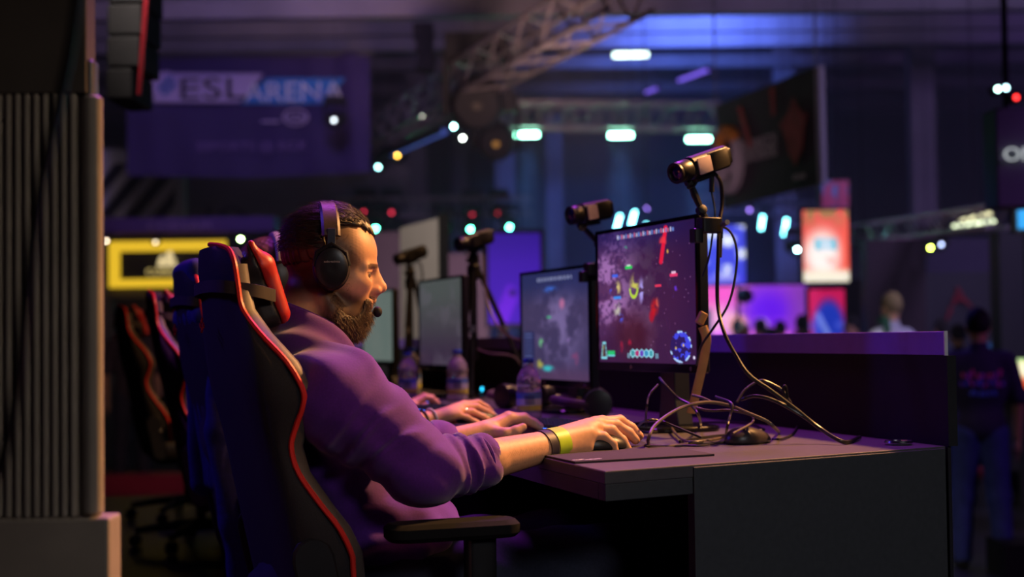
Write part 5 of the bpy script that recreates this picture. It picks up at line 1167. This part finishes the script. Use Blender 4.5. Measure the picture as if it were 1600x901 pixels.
def p_poster(u, v):
    c = base((235, 90, 70), u); n = fbm(u, v, 6, 35, 3); c = lerp(c, (255, 245, 225), blob(u, v, .42, .62, .5, .42, .6)); c = lerp(c, (245, 90, 60), ss(.80, .95, u)*.9); c = lerp(c, (90, 190, 205), rect(u, v, .25, .75, .40, .56)*.85); c = lerp(c, (235, 235, 235), rect(u, v, .38, .62, .42, .56)*.7)
    c = lerp(c, (150, 120, 60), (1-ss(.02, .3, v))*.9*ss(.3, .6, n)); c = lerp(c, (245, 240, 205), ss(.78, .9, v)); c = lerp(c, (250, 170, 150), blob(u, v, .62, .7, .15, .06)*.6); return c
def p_blueposter(u, v): c = base((205, 25, 90), u); n = fbm(u, v, 5, 45, 3); c = lerp(c, (30, 55, 185), blob(u, v, .55, .66, .50, .55, .35)); c = lerp(c, (120, 140, 235), seg(u, v, (.25, .45), (.6, .85), .09)*.9); return lerp(c, (85, 100, 225), .6*ss(.55, .7, n)*ss(.3, .6, v))
def p_violet_wash(u, v): c = base((52, 18, 150), u); c = lerp(c, (92, 28, 190), seg(u, v, (.42, .70), (.2, 1.0), .16)*.75); c = lerp(c, (30, 14, 90), blob(u, v, .46, .66, .08, .05)*.9); return lerp(c, (36, 14, 120), (1-ss(0, .4, v))*.5)
led('glowing_panel', 'bright blue and white screen just right of the nearest monitor', 'screen', 1060, 352, 1164, 444, 21, p_blue, st=1.0)
led('glowing_panel', 'pink and violet screen wall behind the crowd', 'screen', 1060, 446, 1262, 545, 22, p_pink, 80, 50, st=1.0)
led('lit_poster', 'tall bright white and red poster hanging above the crowd', 'poster', 1255, 328, 1326, 440, 17, p_poster, st=.95, hang=True)
t = led('hanging_poster', 'crimson poster with dark blobs above the tall bright poster', 'poster', 1284, 282, 1326, 332, 17.3, lambda u, v: lerp(base((98, 18, 62), u), (40, 60, 120), ss(.5, .65, fbm(u, v, 4, 55, 2))), 20, 20, st=.9, hang=True)
led('printed_board', 'red board with large blue shape, left of the grey partition', 'board', 1265, 452, 1320, 545, 18, p_blueposter, 40, 40, st=.9)
led('glowing_panel', 'violet-blue board with wash light painted as glow between the nearer tripod and the second monitor', 'screen', 763, 364, 845, 505, 12, p_violet_wash, 40, 50, st=.85)  # board under blue-violet wash; light and beam put into its glow
led('arcade_screen', 'small bright game screen at the far right edge', 'screen', 1581, 560, 1660, 606, 13, lambda u, v: lerp(lerp(base((250, 240, 190), u), (235, 90, 50), ss(.5, .8, v)), (120, 190, 90), (1-ss(0, .25, v))*.6), 20, 20, st=1.1)
led('glowing_panel', 'narrow cyan screen at the right edge under the grey sign', 'screen', 1590, 321, 1660, 357, 12, lambda u, v: base((40, 150, 215), u), 6, 6, st=.9)
# tall white board on the far side of the row
q = [PX(627, 353, 2.75), PX(688, 343, 2.75)]
t = thing('partition_board', 'tall off-white board standing behind the farther tripod', 'board', (2.75, (q[0][1]+q[1][1])/2, 0))
zt = (q[0][2]+q[1][2])/2; y1_, y0_ = q[0][1], q[1][1]
MB().b2((2.74, y0_, .0), (2.78, y1_, zt)).build('board_sheet', mat('offwhite_board', (.46, .42, .40), .7, noise=.05, scale=3), t, False)
MB().b2((2.735, y0_-.05, .0), (2.785, y0_-.002, zt+.02)).build('edge_post', M_blackm, t, False)
def partition(name, label, x0, y0, x1, y1, d, col, th=.3, nz=.1):
    m = hbox(x0, y0, x1, y1, d, th); o = m.build(name, mat('part_%d_%d' % (x0, y0), col, .7, noise=nz, scale=1.5), smooth=False, frame=HALL); return tag(o, label, 'partition')
b_ = lambda px, d: 528+1.6*F/d
partition('partition_wall', 'dark brown partition block behind the person in white', 1357, 373, 1449, b_(0, 17), 17, (.035, .018, .026))
partition('partition_wall', 'slate grey partition between red-blue board and dark brown block', 1318, 436, 1357, b_(0, 18), 18, (.075, .08, .11))
partition('partition_wall', 'charcoal partition with red emblem on the right', 1449, 425, 1566, b_(0, 20), 20, (.065, .062, .075))
partition('partition_wall', 'black block at the right edge beneath the sign', 1566, 358, 1760, b_(0, 14), 14, (.010, .009, .011))
partition('partition_wall', 'dim grey wall panel behind the bearded face', 560, 362, 626, 620, 14, (.10, .09, .10))
partition('partition_wall', 'dim brownish panel right of the white board', 690, 395, 764, 620, 14, (.10, .085, .10))
partition('partition_wall', 'dark violet panel above the charcoal partition', 1449, 372, 1566, 425, 20.4, (.08, .055, .13))
partition('rear_counter', 'low dark counter behind the standing person', 1560, 612, 1760, 735, 13.2, (.012, .011, .013), 1.0)
partition('floor_monitor', 'black floor box in the lower right corner', 1572, 850, 1700, b_(0, 9.5), 9.5, (.008, .008, .009), .4)
o = hbox(1549, 741, 1760, 757, 16.0, 1.2).build('red_plinth', mat('red_fascia', (.42, .015, .06), .6), smooth=False, frame=HALL); tag(o, 'low red plinth on the floor at the right edge', 'plinth')
t = thing('wall_emblem', 'red pointed emblem on the charcoal partition behind the crowd', 'emblem', HP(1500, 500, 19.9), None, HALL)
for q in ([(1494, 448), (1500, 450), (1502, 470), (1494, 472)], [(1490, 462), (1500, 452), (1508, 466), (1524, 484), (1514, 478), (1500, 468), (1486, 480)], [(1484, 478), (1478, 496), (1474, 515), (1480, 500), (1488, 484)]):
    MB().slab([HP(a, b, 19.95)-np.array([0, .02, 0]) for a, b in q], (0, .012, 0)).build('emblem_stroke', mat('red_print', (.45, .03, .05), .6), t, False)
# ribbed column in the left foreground
d = 1.85; M_col = mat('column_paint', (.36, .31, .26), .6, noise=.12, scale=12)
def cw(px, py, dd=d): return P(px, py, dd)
t = thing('ribbed_column', 'ribbed grey column in the blurred left foreground', 'column', HP(60, 901, d)*np.array([1, 1, 0])+np.array([0, 0, S]), None, HALL)
zt, zb = HP(60, 146, d)[2], HP(60, 806, d)[2]
def hx(px, dd=d): return HP(px, 450, dd)[0]
v = HP(60, 450, d)[1]
MB().b2((hx(-160), v+.012, zb), (hx(128), v+.03, zt)).build('core', M_col, t, False)
n = 19
for j in range(n):
    a = hx(-150)+(hx(124)-hx(-150))*j/n; b = hx(-150)+(hx(124)-hx(-150))*(j+.72)/n
    MB().rbox(((a+b)/2, v+.004, (zb+zt)/2), (b-a, .020, zt-zb), .008, axis=2).build('rib', M_col, t)
MB().rbox((hx(141), v+.012, (zb+zt)/2), (hx(157)-hx(126), .03, zt-zb), .012, axis=2).build('corner_post', M_col, t)
MB().b2((hx(-160), v-.002, zt+.001), (hx(136), v+.04, zt+.55)).build('upper_block', mat('column_dark', (.12, .10, .085), .6, noise=.1, scale=10), t, False, .002)
MB().rbox((hx(136), v+.02, zt+.02), (.012, .03, .05), .004).build('top_bracket', M_steel, t)
MB().b2((hx(-170), v-.008, S), (hx(172), v+.05, zb-.001)).build('plinth', M_col, t, False, .004)
o = MB().tube(spline([P(122, -30, 1.22), P(112, 60, 1.22), P(92, 160, 1.22), P(62, 300, 1.22), P(40, 470, 1.22), P(25, 610, 1.22), P(2, 720, 1.22), P(-30, 780, 1.22)], 6), .0045, 8).build('cable', M_cable); tag(o, 'black cable hanging in front of the ribbed column', 'cable')

# ================================================================== HAZE IN THE HALL
hz = bpy.data.materials.new('stage_haze'); hz.use_nodes = True; nt = hz.node_tree; nt.nodes.clear()
ov = nt.nodes.new('ShaderNodeOutputMaterial'); pv = nt.nodes.new('ShaderNodeVolumeScatter'); pv.inputs['Color'].default_value = (.75, .75, 1, 1)
pv.inputs['Density'].default_value = .012; pv.inputs['Anisotropy'].default_value = .25; nt.links.new(pv.outputs[0], ov.inputs['Volume'])
o = MB().b2((-25, 12.6, .02), (40, 45.5, 14.8)).build('stage_haze', hz, smooth=False, frame=HALL); tag(o, 'thin bluish stage haze filling the back of the hall', 'haze', None, 'stuff')
# ================================================================== OTHER PLAYERS
M_longhair = mat('long_brown_hair', (.10, .045, .025), .4, noise=.5, scale=60, bump=.6, stretch=(1, 1, .25))
M_top2 = mat('dark_top', (.03, .022, .05), .85, noise=.15, scale=150, bump=.1)
M_nail = mat('white_nail', (.80, .76, .74), .25)
def seated(label, HX, HY, HZ, wrist, fingers, thumb, elbow, side, sleeve, hairm, topm, longhair=True, pr=.0115):
    H = np.array([HX, HY, HZ]); q = lambda x, y, z: H+np.array([x, y, z])/1000
    t = thing('person', label, 'person', (HX+.05, HY, S)); parts = []
    s_ = SDF(H-[.16, .12, .22], H+[.13, .12, .14], .0045)
    s_.ell(q(-3, 0, 32), mm_(84, 71, 74), .01).ell(q(28, 0, 20), mm_(52, 58, 50), .02).ell(q(22, 0, -45), mm_(48, 52, 58), .02).ell(q(46, 0, -88), mm_(22, 24, 20), .02)
    s_.cap(q(80, 0, -6), q(92, 0, -36), .0065, .0075, .008).cap(q(70, -16, -66), q(70, 16, -66), .007, .007, .006)
    for s in (-1, 1): s_.ell(q(82, 28*s, -10), mm_(11, 13, 8), .01, mode='s'); s_.ell(q(68, 28*s, -11), mm_(10, 11, 10), .003); s_.ell(q(-4, 71*s, -10), mm_(15, 7, 27), .006)
    s_.cap(q(-20, 0, -60), q(-45, 0, -170), .046, .052, .02); parts.append(s_.mesh())
    wrist = np.array(wrist); elbow = np.array(elbow); P_ = np.array([p_ for f in fingers for p_ in f]+list(thumb)+[wrist, elbow]); lo, hi = P_.min(0)-.05, P_.max(0)+.05
    s_ = SDF(lo, hi, .0032); s_.cap(elbow, wrist, .036, .022, .01); hand_sdf(s_, wrist, fingers, thumb, .011, .025, pr=pr); parts.append(s_.mesh())
    c = np.array([HX-.05, HY, S]); s_ = SDF((HX-.28, HY-.32, S), (HX+.60, HY+.32, HZ-.05), .014)
    s_.ell((HX-.06, HY, HZ-.34), (.09, .15, .17), .04).ell((HX-.0, HY, HZ-.52), (.11, .15, .13), .04).cap((HX-.06, HY-.15, HZ-.22), (HX-.06, HY+.15, HZ-.22), .04, .04, .03).cap((HX-.05, HY, HZ-.25), (HX-.03, HY, HZ-.10), .045, .045, .02)
    for sg in (-1, 1): s_.chain([(HX+.02, HY+sg*.09, S+.52), (HX+.46, HY+sg*.09, S+.53), (HX+.43, HY+sg*.09, S+.1)], [.06, .05, .035], .02)
    parts.append(s_.mesh()); V, Q = join_meshes(parts); mesh_obj('body', V, Q, M_skin, t, col=np.tile(SK*np.array([1.02, .98, .95]), (len(V), 1)))
    s_ = SDF((HX-.30, HY-.36, S+.36), (max(HX+.36, elbow[0]+.3), HY+.36, HZ-.06), .011)
    s_.ell((HX-.06, HY, HZ-.34), (.12, .19, .19), .04).ell((HX-.0, HY, HZ-.52), (.14, .18, .15), .04).cap((HX-.06, HY-.16, HZ-.22), (HX-.06, HY+.16, HZ-.22), .06, .06, .04)
    sh = np.array([HX-.05, HY+side*.20, HZ-.24]); s_.cap(sh, elbow, .065, .05, .03)
    if sleeve: s_.cap(elbow, elbow+(wrist-elbow)*sleeve, .048, .036, .02)
    s_.cap(np.array([HX-.05, HY-side*.20, HZ-.24]), np.array([HX+.10, HY-side*.24, HZ-.45]), .065, .05, .03).cap(np.array([HX+.10, HY-side*.24, HZ-.45]), np.array([HX+.34, HY-side*.18, DT+.06]), .048, .038, .02)
    s_.disp(lambda X, Y, Z: .004*np.sin(60*Z+30*X+2*np.sin(Y*18))); V, Q = s_.mesh(); mesh_obj('top', V, Q, topm, t)
    s_ = SDF((HX-.2, HY-.24, S+.06), (HX+.60, HY+.24, S+.66), .014)
    for sg in (-1, 1): s_.chain([(HX+.02, HY+sg*.095, S+.525), (HX+.46, HY+sg*.095, S+.535), (HX+.43, HY+sg*.095, S+.1)], [.085, .07, .05], .03)
    V, Q = s_.mesh(); mesh_obj('trousers', V, Q, M_jean, t)
    for sg in (-1, 1):
        s_ = SDF((HX+.32, HY+sg*.095-.08, S-.01), (HX+.70, HY+sg*.095+.08, S+.15), .009); s_.ell((HX+.45, HY+sg*.095, S+.05), (.07, .045, .05), .01).ell((HX+.54, HY+sg*.095, S+.035), (.10, .045, .035), .02).cut((0, 0, S+.003), (0, 0, -1), .004); V, Q = s_.mesh(); mesh_obj('shoe', V, Q, M_blackm, t)
    s_ = SDF(H-[.17, .13, .26], H+[.11, .13, .15], .0045); s_.ell(q(-8, 0, 38), mm_(90, 78, 78), .01)
    if longhair: s_.cap(q(-40, -52, 0), q(-50, -66, -190), .042, .034, .03).cap(q(-60, 0, 0), q(-80, 0, -190), .06, .05, .03).cap(q(-40, 52, 0), q(-50, 66, -190), .042, .034, .03)
    s_.ell(q(75, 0, -40), mm_(72, 62, 105), .01, mode='s'); s_.cut(q(0, 0, -15 if not longhair else -230), (0, 0, -1), .005)
    s_.disp(lambda X, Y, Z: .0014*np.sin(X*420+np.sin(Z*30)*2)*np.sin(Y*380+Z*20)); V, Q = s_.mesh(); mesh_obj('hair', V, Q, hairm, t)
    return t, q
FW = [[PY(725, 632, 3.62), PY(747, 629, 3.63), PY(760, 636, 3.63), PY(767, 642, 3.63)], [PY(722, 636, 3.60), PY(745, 635, 3.605), PY(761, 643, 3.605), PY(771, 648, 3.605)],
      [PY(718, 642, 3.58), PY(738, 643, 3.58), PY(755, 651, 3.58), PY(765, 657, 3.58)], [PY(714, 648, 3.56), PY(730, 652, 3.56), PY(744, 659, 3.56), PY(754, 663, 3.56)]]
WW = PY(674, 655, 3.53)
wt, qf = seated('long-haired person seated behind the bearded player, face half hidden by his head', .715, 3.60, 1.742, WW, FW, [PY(690, 660, 3.56), PY(712, 662, 3.63), PY(735, 660, 3.66), PY(750, 660, 3.665)], (.86, 3.44, 1.37), -1, .45, M_longhair, M_top2)
for f in FW:
    a, b = np.array(f[2]), np.array(f[3]); dr = nrm(b-a); c = b+dr*.006+np.array([0, 0, .003])
    R_ = np.stack([dr, nrm(np.cross([0, 0, 1], dr)), np.cross(dr, nrm(np.cross([0, 0, 1], dr)))], 1)
    MB().rbox(c, (.019, .0125, .0022), .005, R_).build('fingernail', M_nail, wt, label='long white fingernail')
t = thing('headset', 'grey headset band on the long-haired player', 'headset', qf(0, 0, -20))
MB().tube([qf(2, 88*math.sin(a), 30+88*math.cos(a)) for a in np.linspace(-1.35, 1.35, 24)], .010, 8, flat=1.4).build('headband', mat('grey_headband', (.30, .28, .28), .4), t)
for s in (-1, 1): MB().lathe(qf(2, 76*s, 0), [(.034, 0), (.038, .006), (.036, .018), (.02, .023)], 20, rotm(rx=math.pi/2*(-s)), sy=1.25).build('ear_cup', M_cup, t)
for k_, (tt, m_, lab) in enumerate([(.02, mat('bracelet_white', (.7, .66, .66), .35), 'pale bracelet on the wrist of the hand with white nails'), (-.035, mat('bracelet_dark', (.05, .04, .05), .3), 'dark bracelet beside the pale bracelet')]):
    u_ = nrm(WW-np.array([.86, 3.44, 1.37])); a1 = nrm(np.cross(u_, [0, 0, 1])); a2 = np.cross(u_, a1); c = WW-u_*(.012-tt*.5)
    tag(MB().tube([c+.0265*(math.cos(a)*a1+math.sin(a)*a2) for a in np.linspace(0, 2*math.pi, 25)], .003, 6, cap=False).build('bracelet', m_), lab, 'bracelet', 'bracelets')
f0 = np.array(FW[2][0])*.55+np.array(FW[2][1])*.45; dr = nrm(np.array(FW[2][1])-np.array(FW[2][0])); a1 = nrm(np.cross(dr, [0, 0, 1])); a2 = np.cross(dr, a1)
tag(MB().tube([f0+.0108*(math.cos(a)*a1+math.sin(a)*a2) for a in np.linspace(0, 2*math.pi, 19)], .0011, 6, cap=False).build('finger_ring', M_chrome), 'thin silver ring on the hand with white nails', 'ring')
F3 = [[PY(664, 621, 4.40), PY(674, 623, 4.40), PY(681, 629, 4.40), PY(685, 633, 4.40)], [PY(664, 620, 4.425), PY(674, 621, 4.43), PY(681, 627, 4.43), PY(685, 631, 4.43)], [PY(662, 621, 4.45), PY(672, 622, 4.455), PY(678, 628, 4.455), PY(682, 632, 4.455)], [PY(660, 623, 4.47), PY(668, 624, 4.475), PY(674, 629, 4.475), PY(678, 632, 4.475)]]
W3 = PY(640, 636, 4.39)
seated('third player in the row, only one hand visible beyond the purple sleeve', .90, 4.50, 1.72, W3, F3, [PY(648, 637, 4.37), PY(657, 638, 4.35), PY(663, 635, 4.345), PY(667, 633, 4.345)], (1.05, 4.32, 1.375), -1, .3, M_hair, M_top2, False, .0125)

# ================================================================== CROWD AND STANDING PERSON
def figure_meshes(h, step=0.0, res=.016, bag=False):
    k = h/1.78; L = lambda *p: np.array(p)*k; M = {}
    s_ = SDF(L(-.45, -.45, -.03), L(.45, .45, 1.83), res)
    s_.ell(L(0, 0, 1.665), L(.088, .072, .115), .01).ell(L(.03, 0, 1.60), L(.05, .055, .06), .02).cap(L(.09, 0, 1.655), L(.10, 0, 1.63), .012, .012, .01)
    for s in (-1, 1): s_.ell(L(0, s*.075, 1.65), L(.018, .01, .03), .01)
    s_.cap(L(-.01, 0, 1.58), L(-.02, 0, 1.45), .052*k, .06*k, .02)
    s_.ell(L(-.01, 0, 1.22), L(.09, .15, .24), .04)
    for s in (-1, 1):
        s_.chain([L(-.01, s*.19, 1.42), L(-.03, s*.25, 1.14), L(.03, s*.255, .90)], [.045*k, .038*k, .028*k], .02); s_.ell(L(.04, s*.255, .835), L(.035, .022, .06), .02)
        for j in range(3): s_.cap(L(.03+.015*j, s*.255, .80), L(.035+.016*j, s*.25, .735), .010, .008, .006)
        s_.cap(L(.06, s*.24, .85), L(.08, s*.235, .79), .011, .009, .008)
        s_.chain([L(0, s*.09, .92), L(.02+s*step*.5, s*.11, .50), L(s*step-.02, s*.12, .09)], [.08*k, .055*k, .04*k], .03)
    M['body'] = s_.mesh()
    s_ = SDF(L(-.40, -.42, .78), L(.40, .42, 1.58), res); s_.ell(L(-.01, 0, 1.27), L(.125, .195, .25), .04).ell(L(-.0, 0, 1.0), L(.125, .175, .15), .05).cap(L(-.015, -.15, 1.43), L(-.015, .15, 1.43), .065*k, .065*k, .04).cap(L(-.01, 0, 1.42), L(-.015, 0, 1.52), .075*k, .062*k, .02)
    for s in (-1, 1): s_.cap(L(-.01, s*.19, 1.42), L(-.025, s*.25, 1.17), .066*k, .062*k, .03)
    s_.cut(L(0, 0, .88), (0, 0, -1), .01); M['shirt'] = s_.mesh()
    s_ = SDF(L(-.42, -.3, -.02), L(.42, .3, 1.02), res)
    for s in (-1, 1): s_.chain([L(0, s*.085, .93), L(.02+s*step*.5, s*.11, .50), L(s*step-.02, s*.12, .08)], [.105*k, .078*k, .062*k], .03)
    s_.disp(lambda X, Y, Z: .002*np.sin(30*Z+3*np.sin(Y*20)+9*X)); M['trousers'] = s_.mesh()
    s_ = SDF(L(-.42, -.3, -.02), L(.46, .3, .16), res*.8)
    for s in (-1, 1): s_.ell(L(s*step-.01, s*.12, .055), L(.07, .048, .055), .01).ell(L(s*step+.09, s*.12, .04), L(.10, .05, .04), .02)
    s_.cut((0, 0, .002), (0, 0, -1), .004); M['shoes'] = s_.mesh()
    s_ = SDF(L(-.14, -.12, 1.52), L(.14, .12, 1.83), res*.8); s_.ell(L(-.012, 0, 1.69), L(.097, .082, .105), .01).ell(L(.085, 0, 1.62), L(.075, .075, .095), .01, mode='s').cut(L(0, 0, 1.60), (.3, 0, -1), .01); M['hair'] = s_.mesh()
    return M
def mk(name, VQ, m):
    V, Q = VQ; me_o = mesh_obj(name, V, Q, m, None, np.zeros(3), np.tile(SK, (len(V), 1)) if name == 'body' else None); return me_o
FM = {n: mk(n, vq, M_skin) for n, vq in figure_meshes(1.78).items()}
ME = {n: o.data for n, o in FM.items()}
for o in FM.values(): bpy.data.objects.remove(o)
def crowd_person(label, px, topy, d, face, shirt, hairc, trous=(.03, .03, .05), meshes=ME, group='people in the crowd', scale=None, ground=0.0):
    c = HP(px, topy, d); h = c[2]-ground; k = h/1.775 if scale is None else scale
    t = thing('person', label, 'person', (c[0], c[1], ground), group, HALL, rot=face)
    t.scale = (k, k, k)
    for n, col in (('body', None), ('shirt', shirt), ('trousers', trous), ('shoes', (.02, .02, .02)), ('hair', hairc)):
        o = bpy.data.objects.new(n, meshes[n]); COL.objects.link(o); o.parent = t
        m = M_skin if col is None else mat('%s_%02d%02d%02d' % (n, col[0]*99, col[1]*99, col[2]*99), col, .8, noise=.15, scale=12)
        o.material_slots[0].link = 'OBJECT'; o.material_slots[0].material = m
    return t
D2 = math.pi/2
crowd_person('short-haired person in white shirt with green strap, before the dark brown partition', 1391, 459, 13.5, D2+.6, (.66, .70, .74), (.20, .14, .07))
for px, ty, d, f, sh, hr, lab in [
    (1152, 500, 21, D2, (.03, .03, .05), (.02, .015, .015), 'dark-haired person at the left end of the crowd above the violet-lit rail'),
    (1163, 507, 20, D2-.8, (.30, .12, .06), (.25, .10, .03), 'person with orange hair low in the crowd, second from the left'),
    (1187, 499, 20, D2+.5, (.04, .035, .05), (.02, .015, .015), 'dark-haired person in the crowd, third from the left'),
    (1203, 512, 19, D2, (.35, .3, .32), (.06, .05, .04), 'person with pale top low in the crowd, fourth from the left'),
    (1219, 502, 20, D2, (.03, .025, .04), (.02, .015, .02), 'dark-haired person in the middle of the crowd, under the violet glow'),
    (1253, 493, 19, D2-.4, (.02, .02, .03), (.012, .010, .012), 'tall dark silhouette in the crowd left of the red and blue board'),
    (1268, 481, 22, D2, (.30, .04, .06), (.015, .012, .014), 'person in red top in front of the red and blue board'),
    (1308, 508, 20, 3.0, (.04, .035, .045), (.03, .02, .015), 'person low in the crowd just right of the blue shape'),
    (1331, 494, 17, D2+1.4, (.5, .46, .48), (.012, .010, .010), 'dark-haired person in profile before the slate grey partition'),
    (1470, 500, 17, D2+.3, (.06, .07, .11), (.015, .012, .012), 'person in dark blue top just right of the white rail end'),
    (1487, 481, 21, D2-.5, (.05, .04, .05), (.30, .28, .28), 'person with pale cap under the red emblem'),
    (1496, 508, 15, D2, (.05, .03, .03), (.02, .012, .010), 'dark-haired person close behind the standing one\'s left shoulder'),
    (1506, 488, 22, 2.6, (.25, .25, .4), (.28, .2, .14), 'fair-haired person far behind, left of the standing person\'s head'),
    (1559, 498, 17, -D2+.3, (.05, .22, .36), (.03, .02, .015), 'person in bright blue top, right of the standing person\'s head'),
    (206, 482, 16, D2, (.06, .04, .05), (.03, .02, .015), 'person far behind the empty gaming chairs on the left')]:
    crowd_person(lab, px, ty, d, f, sh, hr)
t = thing('balloon', 'dark round balloon above the crowd, before the pink screen', 'balloon', HP(1163, 462, 20.5)*np.array([1, 1, 0]), None, HALL)
MB().lathe(HP(1163, 462, 20.5), [(.02, -.11), (.10, -.08), (.135, 0), (.10, .08), (.02, .11)], 16).build('balloon_skin', mat('dark_balloon', (.012, .012, .02), .3), t)
MB().tube([HP(1163, 462, 20.5)-np.array([0, 0, .1]), HP(1163, 462, 20.5)*np.array([1, 1, 0])], .004, 4).build('balloon_string', M_blackm, t)
t = thing('backpack_strap', 'green strap over the shoulder of the person in white', 'strap', HP(1381, 505, 13.3), None, HALL)
MB().tube([HP(1374, 506, 13.30), HP(1377, 497, 13.28), HP(1384, 495, 13.32), HP(1387, 520, 13.28)], .035, 6, flat=.5).build('strap_web', mat('green_strap', (.03, .12, .07), .7), t)
# standing person on the right, seen from behind
SM_ = {}
for n, vq in figure_meshes(1.78, .10, .011).items(): o = mk(n, vq, M_skin); SM_[n] = o.data; bpy.data.objects.remove(o)
sp_ = crowd_person('person in dark navy polo with colourful back print, standing with back turned on the right', 1527, 484, 10.0, D2-.12, (.030, .022, .075), (.012, .010, .014), (.03, .045, .22), SM_, None)
if 'group' in sp_.keys(): del sp_['group']
pr = [o for o in sp_.children if o.name.startswith('shirt')][0]
rr = random.Random(5); k_ = 0
for row, (zz, n_, cols) in enumerate([(1.335, 9, [(.75, .05, .35), (.45, .06, .75), (.85, .12, .3)]), (1.275, 10, [(.25, .08, .8), (.7, .06, .5), (.10, .10, .85)]), (1.205, 6, [(.06, .12, .75), (.10, .2, .8)])]):
    for j in range(n_):
        y = (j-(n_-1)/2)*.030+rr.uniform(-.004, .004); m = MB(); z = zz+rr.uniform(-.012, .012); xs = -.128-.0*abs(y)
        xs = -.01-.125*math.sqrt(max(0, 1-(y/.195)**2-((z-1.27)/.25)**2))-.004
        m.rbox((xs, y, z), (.004, rr.uniform(.014, .026), rr.uniform(.03, .055)), .008, rotm(rx=rr.uniform(-.5, .5)), axis=0)
        o = m.build('back_print', mat('print_%d_%d' % (row, j % len(cols)), cols[j % len(cols)], .6), sp_, local=True)
